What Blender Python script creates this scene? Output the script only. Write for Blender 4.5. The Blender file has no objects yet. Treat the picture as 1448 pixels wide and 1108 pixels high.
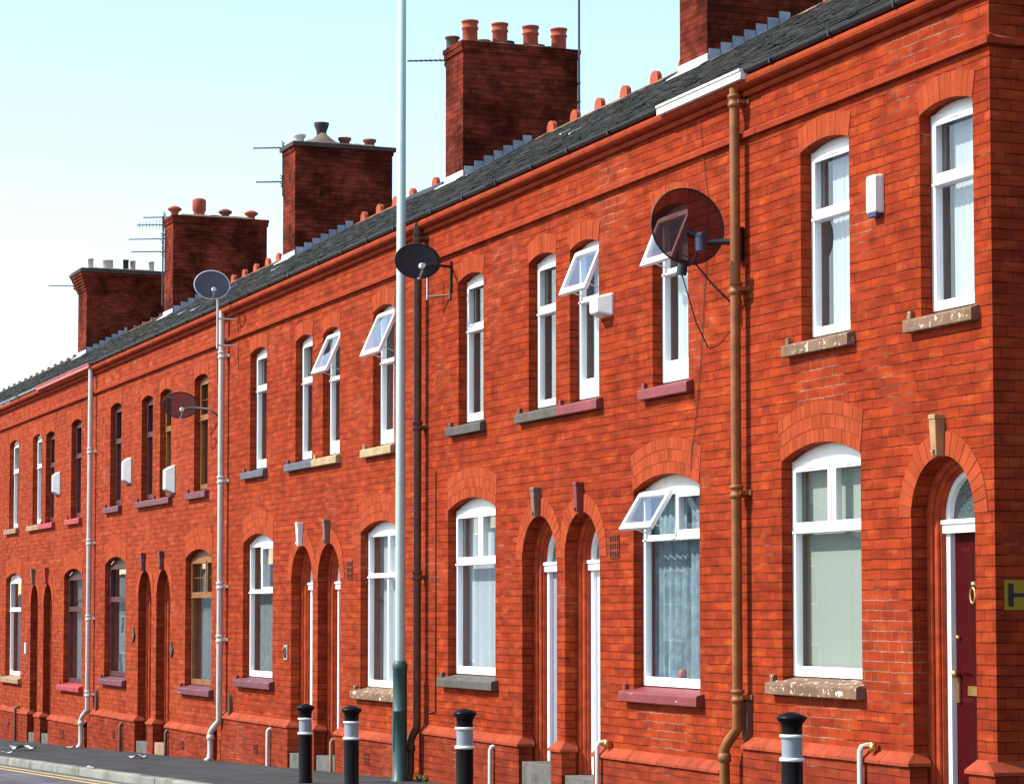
import bpy, math, random
from mathutils import Vector, Matrix
from mathutils.geometry import tessellate_polygon
random.seed(11)
PI = math.pi
scene = bpy.context.scene
col = scene.collection

# ------------------------------------------------------------------ materials
def new_mat(name):
    m = bpy.data.materials.new(name); m.use_nodes = True
    nt = m.node_tree; nt.nodes.clear()
    out = nt.nodes.new('ShaderNodeOutputMaterial')
    return m, nt, out
def N(nt, t, **kw):
    n = nt.nodes.new(t)
    for k, v in kw.items():
        if k.startswith('i_'):
            n.inputs[k[2:].replace('_', ' ')].default_value = v
        else: setattr(n, k, v)
    return n
def L(nt, a, b): nt.links.new(a, b)
def rgb(c): return (c[0], c[1], c[2], 1)
def ramp(nt, fac, stops):
    r = N(nt, 'ShaderNodeValToRGB'); L(nt, fac, r.inputs['Fac'])
    e = r.color_ramp.elements
    e[0].position, e[0].color = stops[0][0], stops[0][1]
    e[1].position, e[1].color = stops[1][0], stops[1][1]
    for p, c in stops[2:]:
        x = e.new(p); x.color = c
    return r
def g(v): return (v, v, v, 1)
def mix(nt, fac, a, b, mode='MIX'):
    m = N(nt, 'ShaderNodeMix', data_type='RGBA', blend_type=mode)
    for s, v in ((m.inputs[0], fac), (m.inputs[6], a), (m.inputs[7], b)):
        if hasattr(v, 'is_linked'): L(nt, v, s)
        elif isinstance(v, (int, float)): s.default_value = v
        else: s.default_value = rgb(v)
    return m.outputs[2]
def coords(nt, kind='Object'):
    return N(nt, 'ShaderNodeTexCoord').outputs[kind]
def noise(nt, vec, scale, detail=4, rough=.55):
    n = N(nt, 'ShaderNodeTexNoise'); n.inputs['Scale'].default_value = scale
    n.inputs['Detail'].default_value = detail; n.inputs['Roughness'].default_value = rough
    if vec: L(nt, vec, n.inputs['Vector'])
    return n.outputs['Fac']
def finish(nt, out, color, rough=.8, bump=None, bstr=.3, bdist=.005, metal=0, spec=.4):
    b = N(nt, 'ShaderNodeBsdfPrincipled')
    if hasattr(color, 'is_linked'): L(nt, color, b.inputs['Base Color'])
    else: b.inputs['Base Color'].default_value = rgb(color)
    if hasattr(rough, 'is_linked'): L(nt, rough, b.inputs['Roughness'])
    else: b.inputs['Roughness'].default_value = rough
    b.inputs['Metallic'].default_value = metal
    b.inputs['Specular IOR Level'].default_value = spec
    if bump is not None:
        bp = N(nt, 'ShaderNodeBump'); bp.inputs['Strength'].default_value = bstr
        bp.inputs['Distance'].default_value = bdist
        L(nt, bump, bp.inputs['Height']); L(nt, bp.outputs[0], b.inputs['Normal'])
    L(nt, b.outputs[0], out.inputs['Surface'])
    return b

def brick_mat(name, c1, c2, mortar, lime=.0, soot=0.0, var=.26, seed=0., patches=()):
    m, nt, out = new_mat(name)
    uv = N(nt, 'ShaderNodeUVMap').outputs[0]
    obj = coords(nt)
    # slight waviness of the courses
    wob = N(nt, 'ShaderNodeTexNoise'); wob.inputs['Scale'].default_value = 3.5; wob.inputs['Detail'].default_value = 3
    L(nt, uv, wob.inputs['Vector'])
    sub = N(nt, 'ShaderNodeVectorMath', operation='SUBTRACT'); L(nt, wob.outputs['Color'], sub.inputs[0]); sub.inputs[1].default_value = (.5, .5, .5)
    scl = N(nt, 'ShaderNodeVectorMath', operation='SCALE'); L(nt, sub.outputs[0], scl.inputs[0]); scl.inputs['Scale'].default_value = .022
    add = N(nt, 'ShaderNodeVectorMath', operation='ADD'); L(nt, uv, add.inputs[0]); L(nt, scl.outputs[0], add.inputs[1])
    wb2 = N(nt, 'ShaderNodeTexNoise'); wb2.inputs['Scale'].default_value = 17; wb2.inputs['Detail'].default_value = 2; L(nt, uv, wb2.inputs['Vector'])
    sb2 = N(nt, 'ShaderNodeVectorMath', operation='SUBTRACT'); L(nt, wb2.outputs['Color'], sb2.inputs[0]); sb2.inputs[1].default_value = (.5, .5, .5)
    sc2 = N(nt, 'ShaderNodeVectorMath', operation='SCALE'); L(nt, sb2.outputs[0], sc2.inputs[0]); sc2.inputs['Scale'].default_value = .011
    add2 = N(nt, 'ShaderNodeVectorMath', operation='ADD'); L(nt, add.outputs[0], add2.inputs[0]); L(nt, sc2.outputs[0], add2.inputs[1]); add = add2
    br = N(nt, 'ShaderNodeTexBrick'); br.offset = .5; br.offset_frequency = 2; br.squash = .5; br.squash_frequency = 4
    L(nt, add.outputs[0], br.inputs['Vector'])
    br.inputs['Color1'].default_value = rgb(c1); br.inputs['Color2'].default_value = rgb(c2)
    br.inputs['Scale'].default_value = 1; br.inputs['Mortar Size'].default_value = .0048
    br.inputs['Mortar Smooth'].default_value = .25; br.inputs['Bias'].default_value = -.1
    br.inputs['Brick Width'].default_value = .218; br.inputs['Row Height'].default_value = .08
    # mortar: mostly dark and weathered, pale lime where it has been repointed
    n1 = noise(nt, uv, .85 , 5, .6); n1b = noise(nt, uv, 14, 2)
    if lime > 0:
        for (pu, pv, pr_) in patches:          # spots that have been repointed with pale mortar
            di = N(nt, 'ShaderNodeVectorMath', operation='DISTANCE'); L(nt, uv, di.inputs[0]); di.inputs[1].default_value = (pu, pv, 0)
            mr = N(nt, 'ShaderNodeMapRange'); L(nt, di.outputs['Value'], mr.inputs['Value']); mr.inputs['From Min'].default_value = 0; mr.inputs['From Max'].default_value = pr_
            mr.inputs['To Min'].default_value = .28; mr.inputs['To Max'].default_value = 0
            ad = N(nt, 'ShaderNodeMath', operation='ADD'); L(nt, n1, ad.inputs[0]); L(nt, mr.outputs[0], ad.inputs[1]); n1 = ad.outputs[0]
        lm = ramp(nt, n1, [(.60 - lime * .12, g(0)), (.68 - lime * .1, g(1))])
        lm2 = N(nt, 'ShaderNodeMath', operation='MULTIPLY'); L(nt, lm.outputs[0], lm2.inputs[0]); L(nt, n1b, lm2.inputs[1])
        mc = mix(nt, lm2.outputs[0], mortar, (.5, .32, .23))
    else:
        mc = mix(nt, n1b, mortar, tuple(x * .6 for x in mortar))
    b0 = N(nt, 'ShaderNodeTexBrick'); b0.offset = .5; b0.offset_frequency = 2; b0.squash = .5; b0.squash_frequency = 4
    L(nt, add.outputs[0], b0.inputs['Vector'])
    for k_ in ('Color1', 'Color2', 'Scale', 'Bias', 'Brick Width', 'Row Height'): b0.inputs[k_].default_value = br.inputs[k_].default_value
    b0.inputs['Mortar Size'].default_value = 0
    sx_ = N(nt, 'ShaderNodeSeparateXYZ'); L(nt, add.outputs[0], sx_.inputs[0])
    pp = N(nt, 'ShaderNodeMath', operation='PINGPONG'); L(nt, sx_.outputs['Y'], pp.inputs[0]); pp.inputs[1].default_value = .04
    n4 = noise(nt, uv, 5, 3, .6)
    bed = ramp(nt, pp.outputs[0], [(.0075, g(1)), (.0085, g(.55))])
    brk = ramp(nt, n4, [(.3, g(.45)), (.6, g(1))])
    jm = N(nt, 'ShaderNodeMath', operation='MULTIPLY'); L(nt, br.outputs['Fac'], jm.inputs[0]); L(nt, bed.outputs[0], jm.inputs[1])
    jm2 = N(nt, 'ShaderNodeMath', operation='MULTIPLY'); L(nt, jm.outputs[0], jm2.inputs[0]); L(nt, brk.outputs[0], jm2.inputs[1])
    bcol = mix(nt, jm2.outputs[0], b0.outputs['Color'], mc)
    # extra per-brick tone from a finer, brick-sized noise
    mp = N(nt, 'ShaderNodeMapping'); L(nt, uv, mp.inputs[0]); mp.inputs['Scale'].default_value = (3.2, 11.5, 1); mp.inputs['Location'].default_value = (seed, seed * 2, 0)
    nb = noise(nt, mp.outputs[0], 1.0, 1, .4)
    rb = ramp(nt, nb, [(.28, g(1 - var * 1.15)), (.72, g(1 + var * .55))])
    c = mix(nt, 1.0, bcol, rb.outputs[0], 'MULTIPLY')
    big = noise(nt, uv, .55, 5, .6)
    rg = ramp(nt, big, [(.33, (.9, .84, .86, 1)), (.68, (1.1, 1.12, 1.06, 1))])
    c = mix(nt, 1.0, c, rg.outputs[0], 'MULTIPLY')
    mp2 = N(nt, 'ShaderNodeMapping'); L(nt, uv, mp2.inputs[0]); mp2.inputs['Scale'].default_value = (2.6, .35, 1); mp2.inputs['Location'].default_value = (seed*3, seed, 0)
    st_ = noise(nt, mp2.outputs[0], 1.0, 6, .7); rs_ = ramp(nt, st_, [(.52, g(1)), (.75, (.76, .7, .74, 1))])
    c = mix(nt, 1.0, c, rs_.outputs[0], 'MULTIPLY')
    fine = noise(nt, uv, 60, 3, .7)
    rf = ramp(nt, fine, [(.3, g(.86)), (.75, g(1.1))])
    c = mix(nt, 1.0, c, rf.outputs[0], 'MULTIPLY')
    if soot == 0:
        mp3 = N(nt, 'ShaderNodeMapping'); L(nt, uv, mp3.inputs[0]); mp3.inputs['Location'].default_value = (seed*7, seed*5, 0)
        s0_ = noise(nt, mp3.outputs[0], 1.15, 6, .68); r0_ = ramp(nt, s0_, [(.55, g(1)), (.74, (.68, .64, .72, 1))])
        c = mix(nt, 1.0, c, r0_.outputs[0], 'MULTIPLY')
        mp4 = N(nt, 'ShaderNodeMapping'); L(nt, uv, mp4.inputs[0]); mp4.inputs['Scale'].default_value = (3.9, 12.2, 1); mp4.inputs['Location'].default_value = (seed*9, seed, 0)
        n5 = noise(nt, mp4.outputs[0], 1.0, 0, .4); r5 = ramp(nt, n5, [(.64, g(1)), (.7, (1.16, 1.42, 1.35, 1))])
        c = mix(nt, 1.0, c, r5.outputs[0], 'MULTIPLY')
    if soot > 0:
        s1 = noise(nt, obj, 1.3, 5, .65)
        rs = ramp(nt, s1, [(.42, g(1)), (.62, g(1 - soot))])
        c = mix(nt, 1.0, c, rs.outputs[0], 'MULTIPLY')
    finish(nt, out, c, .92, br.outputs['Fac'], -.55, .006, spec=.06)
    # bump is inverted because Fac is 1 in the mortar
    for n in nt.nodes:
        if n.type == 'BUMP': n.inputs['Strength'].default_value = .55; n.invert = True
    return m

def plain_mat(name, c, rough=.6, var=.12, scale=6, spec=.4, metal=0, bump=0, c2=None, thr=None, island=0):
    """painted / stone / metal surface with mottling; c2 + thr: chips of another colour where paint has flaked"""
    m, nt, out = new_mat(name)
    o = coords(nt)
    n1 = noise(nt, o, scale, 5, .6)
    r = ramp(nt, n1, [(.3, g(1 - var)), (.7, g(1 + var))])
    cc = mix(nt, 1.0, c, r.outputs[0], 'MULTIPLY')
    if island:
        gi = N(nt, 'ShaderNodeNewGeometry')
        ri = ramp(nt, gi.outputs['Random Per Island'], [(0, g(1 - island)), (1, g(1 + island))])
        cc = mix(nt, 1.0, cc, ri.outputs[0], 'MULTIPLY')
    if c2 is not None:
        n2 = noise(nt, o, 13, 5, .75)
        r2 = ramp(nt, n2, [(thr, g(0)), (thr + .025, g(1))])
        cc = mix(nt, r2.outputs[0], cc, c2)
    nf = noise(nt, o, scale * 12, 3)
    rr = ramp(nt, nf, [(.2, g(max(.05, rough - .12))), (.8, g(min(1, rough + .12)))])
    finish(nt, out, cc, rr.outputs[0], nf if bump else None, bump, .004, metal, spec)
    return m

M = {}
M['brick'] = brick_mat('brick_near', (0.3335, 0.0453, 0.0123), (0.2474, 0.03, 0.0113), (0.0627, 0.0118, 0.0076), lime=.25, seed=1.3, patches=((-2.6, 3.02, .62), (-2.6, 3.02, .5), (-1.6, 1.0, .7), (-1.1, 5.5, .9), (-2.6, .4, .7), (-5.7, .45, .8), (-6.9, 5.75, .8)))
M['brick_b'] = brick_mat('brick_mid', (0.3335, 0.0475, 0.0142), (0.2579, 0.0339, 0.0123), (0.0815, 0.0172, 0.0112), lime=.15, seed=4.7)
M['brick_c'] = brick_mat('brick_far', (0.3428, 0.0538, 0.0186), (0.279, 0.0413, 0.0166), (0.1254, 0.0264, 0.0163), lime=.1, seed=8.1)
M['brick_low'] = brick_mat('brick_plinth', (0.2779, 0.0422, 0.0166), (0.2105, 0.0312, 0.0144), (0.0752, 0.0184, 0.0125), lime=.5, seed=2.2)
M['brick_stack'] = brick_mat('brick_chimney', (.27, .045, .022), (.14, .025, .014), (0.041, 0.0105, 0.0065), lime=.1, soot=.68, seed=6.1)
M['arch'] = plain_mat('rubbed_arch_brick', (.325, .055, .02), .9, .16, 5, .05, island=.14)
M['arch_joint'] = plain_mat('arch_joint', (.19, .034, .014), .9, .15, 9, .2)
M['terracotta'] = plain_mat('moulded_terracotta', (.29, .042, .014), .85, .25, 4, .08, bump=.15)
M['mould'] = plain_mat('moulded_brick', (.36, .05, .016), .8, .35, 9, .15, bump=.2)
M['plinthcap'] = plain_mat('plinth_moulding_brick', (.3, .055, .024), .88, .25, 5, .1, bump=.2, island=.12)
M['ridge'] = plain_mat('ridge_terracotta', (.38, .075, .035), .8, .2, 5, .3, bump=.2)
M['pot'] = plain_mat('chimney_pot_clay', (.36, .065, .033), .75, .22, 6, .3)
M['pot_dark'] = plain_mat('chimney_pot_brown', (.2, .06, .04), .8, .25, 7, .3)
M['pot_pale'] = plain_mat('chimney_pot_pale', (.55, .52, .5), .7, .2, 7, .3)
M['pot_black'] = plain_mat('chimney_pot_sooty', (.045, .035, .03), .85, .3, 7, .3)
M['flaunch'] = plain_mat('chimney_flaunching', (.16, .12, .085), .95, .35, 5, .2, bump=.6)
M['slab'] = plain_mat('sooty_corbel', (.07, .05, .045), .9, .3, 5, .2, bump=.4)
M['lead'] = plain_mat('lead_flashing', (.3, .32, .36), .55, .25, 5, .5)
M['lead_w'] = plain_mat('pale_flashing', (.6, .6, .6), .6, .2, 5, .4)
M['upvc'] = plain_mat('white_window_frame', (.83, .84, .85), .35, .03, 3, .5)
M['cream'] = plain_mat('painted_filler_board', (.74, .72, .68), .6, .1, 8, .3)
M['maroonwood'] = plain_mat('dark_plum_timber', (.07, .018, .022), .5, .25, 8, .4)
M['goldwood'] = plain_mat('golden_timber', (.23, .085, .02), .5, .25, 8, .4)
M['reddoor'] = plain_mat('dark_red_door_paint', (.05, .0008, .0022), .5, .08, 4, .1)
M['greydoor'] = plain_mat('grey_door_paint', (.27, .27, .33), .35, .08, 4, .5)
M['plumdoor'] = plain_mat('plum_door_paint', (.1, .014, .014), .4, .1, 4, .5)
M['brass'] = plain_mat('brass', (.65, .43, .16), .3, .1, 9, .5, metal=.9)
M['sill_brown'] = plain_mat('flaking_brown_sill', (.18, .105, .065), .85, .3, 5, .2, bump=.5, c2=(.66, .58, .42), thr=.585)
M['sill_grey'] = plain_mat('grey_painted_sill', (.085, .075, .064), .75, .22, 5, .3, bump=.3, c2=(.4, .36, .28), thr=.68)
M['sill_slate'] = plain_mat('slate_blue_sill', (.085, .09, .105), .6, .2, 5, .4, bump=.3, c2=(.45, .43, .4), thr=.69)
M['sill_maroon'] = plain_mat('maroon_painted_sill', (.2, .036, .036), .55, .2, 5, .4, bump=.2, c2=(.7, .58, .5), thr=.665)
M['sill_plum'] = plain_mat('plum_painted_sill', (.13, .033, .045), .6, .22, 5, .4, bump=.2, c2=(.72, .62, .5), thr=.645)
M['sill_tan'] = plain_mat('tan_stone_sill', (.3, .18, .11), .85, .25, 5, .2, bump=.4)
M['sill_cream'] = plain_mat('bare_stone_sill', (.38, .27, .15), .85, .35, 6, .2, bump=.5, c2=(.12, .08, .06), thr=.6)
M['sill_red'] = plain_mat('bright_red_sill', (.34, .032, .038), .55, .15, 5, .4)
M['stone'] = plain_mat('door_step_stone', (.12, .112, .1), .9, .3, 6, .2, bump=.5)
M['key_tan'] = plain_mat('tan_keystone', (.40, .23, .12), .85, .25, 9, .2, bump=.4)
M['key_grey'] = plain_mat('grey_brown_keystone', (.19, .13, .1), .85, .25, 9, .2, bump=.4)
M['key_white'] = plain_mat('white_keystone', (.8, .8, .78), .6, .08, 9, .3)
M['iron_brown'] = plain_mat('brown_iron_pipe', (.24, .085, .022), .55, .3, 7, .4, bump=.15)
M['iron_dark'] = plain_mat('dark_brown_iron_pipe', (.1, .042, .024), .5, .3, 7, .4, bump=.15)
M['pipe_white'] = plain_mat('grey_white_plastic_pipe', (.55, .53, .5), .5, .12, 6, .4)
M['black'] = plain_mat('black_plastic', (.016, .016, .018), .45, .2, 6, .4)
M['gutter_pale'] = plain_mat('weathered_white_gutter', (.7, .68, .63), .5, .18, 12, .4, c2=(.3, .27, .22), thr=.66)
M['gutter_red'] = plain_mat('red_painted_gutter', (.42, .09, .085), .5, .12, 6, .4)
M['gutter_grey'] = plain_mat('grey_gutter', (.3, .32, .34), .5, .12, 6, .4)
M['steel'] = plain_mat('galvanised_steel', (.38, .38, .38), .45, .15, 9, .5, metal=.6)
M['aerial'] = plain_mat('aerial_aluminium', (.07, .07, .085), .5, .15, 9, .5, metal=.4)
M['dish_grey'] = plain_mat('grey_dish', (.085, .09, .105), .5, .15, 6, .4)
M['dish_dark'] = plain_mat('dark_dish', (.022, .019, .022), .55, .2, 6, .4)
M['plastic_w'] = plain_mat('white_plastic', (.7, .7, .68), .4, .06, 5, .5)
M['plastic_g'] = plain_mat('pale_grey_plastic', (.6, .62, .66), .45, .05, 5, .5)
M['blue'] = plain_mat('dark_blue_lens', (.02, .025, .12), .3, .1, 5, .5)
M['dark'] = plain_mat('dark_void', (.012, .011, .011), .9, .1, 5, .1)
M['room'] = plain_mat('room_plaster', (.3, .28, .26), .9, .1, 3, .1)
M['lamp_pole'] = plain_mat('pale_green_pole_paint', (.42, .52, .48), .4, .06, 5, .5)
M['lamp_base'] = plain_mat('dark_green_pole_paint', (.032, .085, .08), .45, .15, 6, .4)
M['bollard'] = plain_mat('black_bollard', (.005, .005, .006), .35, .15, 6, .12)
M['band'] = plain_mat('reflective_band', (.24, .28, .33), .4, .06, 6, .5)
M['rim'] = plain_mat('white_band_rim', (.76, .77, .72), .45, .06, 6, .4)
M['yellow_sign'] = plain_mat('hydrant_yellow', (.27, .19, .008), .5, .06, 6, .4)
M['paper'] = plain_mat('litter_paper', (.5, .5, .52), .8, .1, 9, .2)
M['litter_b'] = plain_mat('litter_card', (.4, .2, .16), .8, .2, 9, .2)
M['weed'] = plain_mat('weed_leaf', (.07, .1, .03), .8, .3, 9, .2, island=.3)

# slates: each slate its own tone
m, nt, out = new_mat('roof_slate')
o = coords(nt); gi = N(nt, 'ShaderNodeNewGeometry')
ri = ramp(nt, gi.outputs['Random Per Island'], [(0, (.02, .022, .025, 1)), (.92, (.052, .053, .054, 1)), (.97, (.1, .105, .11, 1))])
n1 = noise(nt, o, 1.3, 6, .65); r1 = ramp(nt, n1, [(.45, g(0)), (.7, g(1))])
c = mix(nt, r1.outputs[0], ri.outputs[0], (.065, .06, .045))
n2 = noise(nt, o, 22, 4, .7); r2 = ramp(nt, n2, [(.25, g(.65)), (.75, g(1.3))])
c = mix(nt, 1.0, c, r2.outputs[0], 'MULTIPLY')
finish(nt, out, c, .62, n2, .5, .006, spec=.45)
M['slate'] = m

# glass: clear pane with a Fresnel reflection of the real sky and street
def glass_mat(name, tint, rough=.0, dirt=.04):
    m, nt, out = new_mat(name)
    tr = N(nt, 'ShaderNodeBsdfTransparent'); tr.inputs[0].default_value = rgb(tint)
    gl = N(nt, 'ShaderNodeBsdfGlossy'); gl.inputs['Roughness'].default_value = rough; gl.inputs['Color'].default_value = g(1)
    fr = N(nt, 'ShaderNodeLayerWeight'); fr.inputs['Blend'].default_value = .5
    p5 = N(nt, 'ShaderNodeMath', operation='POWER'); p5.inputs[1].default_value = 5.0; L(nt, fr.outputs['Facing'], p5.inputs[0])
    o = coords(nt); n = noise(nt, o, 1.1, 2, .5)
    bp = N(nt, 'ShaderNodeBump'); bp.inputs['Strength'].default_value = .05; bp.inputs['Distance'].default_value = .02
    L(nt, n, bp.inputs['Height']); L(nt, bp.outputs[0], gl.inputs['Normal'])
    ms = N(nt, 'ShaderNodeMixShader'); mu = N(nt, 'ShaderNodeMath', operation='MULTIPLY_ADD')
    mu.inputs[1].default_value = 1.6; mu.inputs[2].default_value = .1; mu.use_clamp = True
    L(nt, p5.outputs[0], mu.inputs[0]); L(nt, mu.outputs[0], ms.inputs[0])
    L(nt, tr.outputs[0], ms.inputs[1]); L(nt, gl.outputs[0], ms.inputs[2])
    L(nt, ms.outputs[0], out.inputs['Surface'])
    return m
M['glass'] = glass_mat('window_glass', (.93, .95, .95))
m, nt, out = new_mat('obscure_glass')
o = coords(nt); v = N(nt, 'ShaderNodeTexVoronoi'); v.inputs['Scale'].default_value = 38; L(nt, o, v.inputs['Vector'])
finish(nt, out, (.05, .075, .085), .12, v.outputs['Distance'], .9, .01, spec=.7); M['obscure'] = m

def curtain_mat(name, c, streak=.2, trans=.35, pattern=0):
    m, nt, out = new_mat(name)
    o = coords(nt); mp = N(nt, 'ShaderNodeMapping'); L(nt, o, mp.inputs[0]); mp.inputs['Scale'].default_value = (14, 1, .5)
    n = noise(nt, mp.outputs[0], 1.0, 3, .6); r = ramp(nt, n, [(.3, g(1 - streak)), (.7, g(1 + streak * .5))])
    cc = mix(nt, 1.0, c, r.outputs[0], 'MULTIPLY')
    if pattern:
        n2 = noise(nt, o, 9, 3, .6); r2 = ramp(nt, n2, [(.45, g(1 - pattern)), (.6, g(1))])
        cc = mix(nt, 1.0, cc, r2.outputs[0], 'MULTIPLY')
    d = N(nt, 'ShaderNodeBsdfDiffuse'); L(nt, cc, d.inputs[0])
    t = N(nt, 'ShaderNodeBsdfTranslucent'); L(nt, cc, t.inputs[0])
    ms = N(nt, 'ShaderNodeMixShader'); ms.inputs[0].default_value = trans * .4
    L(nt, d.outputs[0], ms.inputs[1]); L(nt, t.outputs[0], ms.inputs[2]); L(nt, ms.outputs[0], out.inputs['Surface'])
    return m
M['net'] = curtain_mat('white_net_curtain', (.5, .55, .6), .2)
M['net_grey'] = curtain_mat('grey_net_curtain', (.22, .24, .24), .3, pattern=.2)
M['net_dim'] = curtain_mat('dim_net_curtain', (.25, .28, .28), .3, pattern=.25)
M['blind'] = curtain_mat('pale_green_blind', (.37, .42, .36), .03)
M['blue_curtain'] = curtain_mat('blue_curtain', (.29, .41, .46), .45, pattern=.25)
M['dark_curtain'] = curtain_mat('dark_curtain', (.05, .05, .055), .3)

# smoked see-through dish
m, nt, out = new_mat('smoked_mesh_dish')
tr = N(nt, 'ShaderNodeBsdfTransparent'); tr.inputs[0].default_value = (.2, .1, .09, 1)
b = N(nt, 'ShaderNodeBsdfPrincipled'); b.inputs['Base Color'].default_value = (.045, .016, .012, 1); b.inputs['Roughness'].default_value = .5
ms = N(nt, 'ShaderNodeMixShader'); ms.inputs[0].default_value = .4
L(nt, tr.outputs[0], ms.inputs[1]); L(nt, b.outputs[0], ms.inputs[2]); L(nt, ms.outputs[0], out.inputs['Surface'])
M['dish_smoked'] = m
m2 = m.copy(); m2.name = 'plum_mesh_dish'; M['dish_plum'] = m2
for n in m2.node_tree.nodes:
    if n.type == 'BSDF_TRANSPARENT': n.inputs[0].default_value = (.6, .5, .55, 1)
    if n.type == 'BSDF_PRINCIPLED': n.inputs['Base Color'].default_value = (.06, .025, .035, 1)
    if n.type == 'MIX_SHADER': n.inputs[0].default_value = .72

# ground
def tarmac(name, c, sc, spots):
    m, nt, out = new_mat(name)
    o = coords(nt); n1 = noise(nt, o, .7, 5, .6); n2 = noise(nt, o, 90, 3, .7)
    mp = N(nt, 'ShaderNodeMapping'); L(nt, o, mp.inputs[0]); mp.inputs['Scale'].default_value = (.35, 2.2, 1)
    n3 = noise(nt, mp.outputs[0], 1.5, 4, .6)
    r1 = ramp(nt, n1, [(.3, g(.75)), (.7, g(1.25))]); r2 = ramp(nt, n2, [(.3, g(.6)), (.75, g(1.5))]); r3 = ramp(nt, n3, [(.35, g(.75)), (.68, g(1.3))])
    cc = mix(nt, 1.0, c, r1.outputs[0], 'MULTIPLY'); cc = mix(nt, 1.0, cc, r2.outputs[0], 'MULTIPLY'); cc = mix(nt, 1.0, cc, r3.outputs[0], 'MULTIPLY')
    finish(nt, out, cc, .9, n2, .4, .006, spec=.25)
    return m
M['pave'] = tarmac('pavement_tarmac', (.042, .044, .044), 1, 0)
M['road'] = tarmac('road_asphalt', (.11, .105, .115), 1, 0)
M['kerb'] = plain_mat('kerb_concrete', (.21, .215, .18), .9, .3, 3, .2, bump=.4, island=.12)
M['yellow'] = plain_mat('worn_yellow_paint', (.5, .4, .16), .8, .2, 5, .2, c2=(.13, .12, .11), thr=.6)

# ------------------------------------------------------------------ mesh helpers
ROOT = {}   # object -> world location of the thing it belongs to
class MB:
    def __init__(s): s.v = []; s.f = []; s.m = []; s.sm = []
    def add(s, verts, faces, mat=0, smooth=False):
        b = len(s.v); s.v += [tuple(p) for p in verts]
        for f in faces: s.f.append([b + i for i in f]); s.m.append(mat); s.sm.append(smooth)
        return s
    def box(s, x0, x1, y0, y1, z0, z1, mat=0):
        v = [(x0,y0,z0),(x1,y0,z0),(x1,y1,z0),(x0,y1,z0),(x0,y0,z1),(x1,y0,z1),(x1,y1,z1),(x0,y1,z1)]
        return s.add(v, [(0,3,2,1),(4,5,6,7),(0,1,5,4),(1,2,6,5),(2,3,7,6),(3,0,4,7)], mat)
    def hexa(s, a, b, mat=0):      # two quads (4 pts each)
        return s.add(list(a) + list(b), [(3,2,1,0),(4,5,6,7),(0,1,5,4),(1,2,6,5),(2,3,7,6),(3,0,4,7)], mat)
    def prism(s, prof, x0, x1, axis='x', mat=0, smooth=False):
        n = len(prof)
        P = (lambda t, a, b: (t, a, b)) if axis == 'x' else ((lambda t, a, b: (a, t, b)) if axis == 'y' else (lambda t, a, b: (a, b, t)))
        v = [P(x0, a, b) for a, b in prof] + [P(x1, a, b) for a, b in prof]
        s.add(v, [(i, (i+1) % n, n + (i+1) % n, n + i) for i in range(n)], mat, smooth)
        return s.add(v, [tuple(range(n))[::-1], tuple(range(n, 2*n))], mat)
    def tube(s, pts, r, n=10, mat=0, cap=True):
        pts = [Vector(p) for p in pts]; rings = []
        up = None
        for i, p in enumerate(pts):
            t = (pts[min(i+1, len(pts)-1)] - pts[max(i-1, 0)]).normalized()
            if up is None:
                up = Vector((0,0,1)) if abs(t.z) < .9 else Vector((1,0,0))
            a = (up - t * up.dot(t)).normalized(); b = t.cross(a); up = a
            rr = r[i] if isinstance(r, (list, tuple)) else r
            rings.append([p + a * rr * math.cos(2*PI*k/n) + b * rr * math.sin(2*PI*k/n) for k in range(n)])
        v = [q for ring in rings for q in ring]; f = []
        for i in range(len(pts)-1):
            for k in range(n): f.append((i*n+k, i*n+(k+1) % n, (i+1)*n+(k+1) % n, (i+1)*n+k))
        s.add(v, f, mat, True)
        if cap:
            s.add(rings[0], [tuple(range(n))[::-1]], mat); s.add(rings[-1], [tuple(range(n))], mat)
        return s
    def lathe(s, prof, c=(0,0,0), n=20, mat=0, smooth=True, sx=1, sy=1):
        v = []; f = []
        for r, z in prof:
            for k in range(n):
                a = 2*PI*k/n; v.append((c[0] + sx*r*math.cos(a), c[1] + sy*r*math.sin(a), c[2] + z))
        for i in range(len(prof)-1):
            for k in range(n): f.append((i*n+k, i*n+(k+1) % n, (i+1)*n+(k+1) % n, (i+1)*n+k))
        s.add(v, f, mat, smooth)
        for i, rev in ((0, True), (len(prof)-1, False)):
            if prof[i][0] > 1e-4:
                idx = [tuple(range(n))[::-1] if rev else tuple(range(n))]
                s.add(v[i*n:(i+1)*n], idx, mat)
        return s
    def shear(s, fn):
        s.v = [(x, y, z + fn(x)) for x, y, z in s.v]; return s
    def build(s, name, mats, parent=None, v0=0., loc=None, bevel=0, kind=None, label=None):
        if not isinstance(mats, (list, tuple)): mats = [mats]
        off = ROOT[parent] if parent else Vector((0,0,0))
        me = bpy.data.meshes.new(name)
        me.from_pydata([(x-off.x, y-off.y, z-off.z) for x, y, z in s.v], [], s.f)
        for mm in mats: me.materials.append(M[mm])
        me.polygons.foreach_set('material_index', s.m); me.polygons.foreach_set('use_smooth', s.sm)
        uv = me.uv_layers.new(name='UVMap')
        for p in me.polygons:
            nz = abs(p.normal.z)
            for li in p.loop_indices:
                x, y, z = s.v[me.loops[li].vertex_index]
                uv.data[li].uv = (x, y) if nz > .8 else (x + y + .037, z - v0)
        me.update()
        o = bpy.data.objects.new(name, me); col.objects.link(o)
        if parent: o.parent = parent; ROOT[o] = off
        else: ROOT[o] = Vector((0,0,0))
        if loc: o.location = loc
        if bevel:
            bv = o.modifiers.new('bevel', 'BEVEL'); bv.width = bevel; bv.segments = 2; bv.limit_method = 'ANGLE'; bv.angle_limit = .7
        if kind: o['kind'] = kind
        if label: o['label'] = label
        return o

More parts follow.
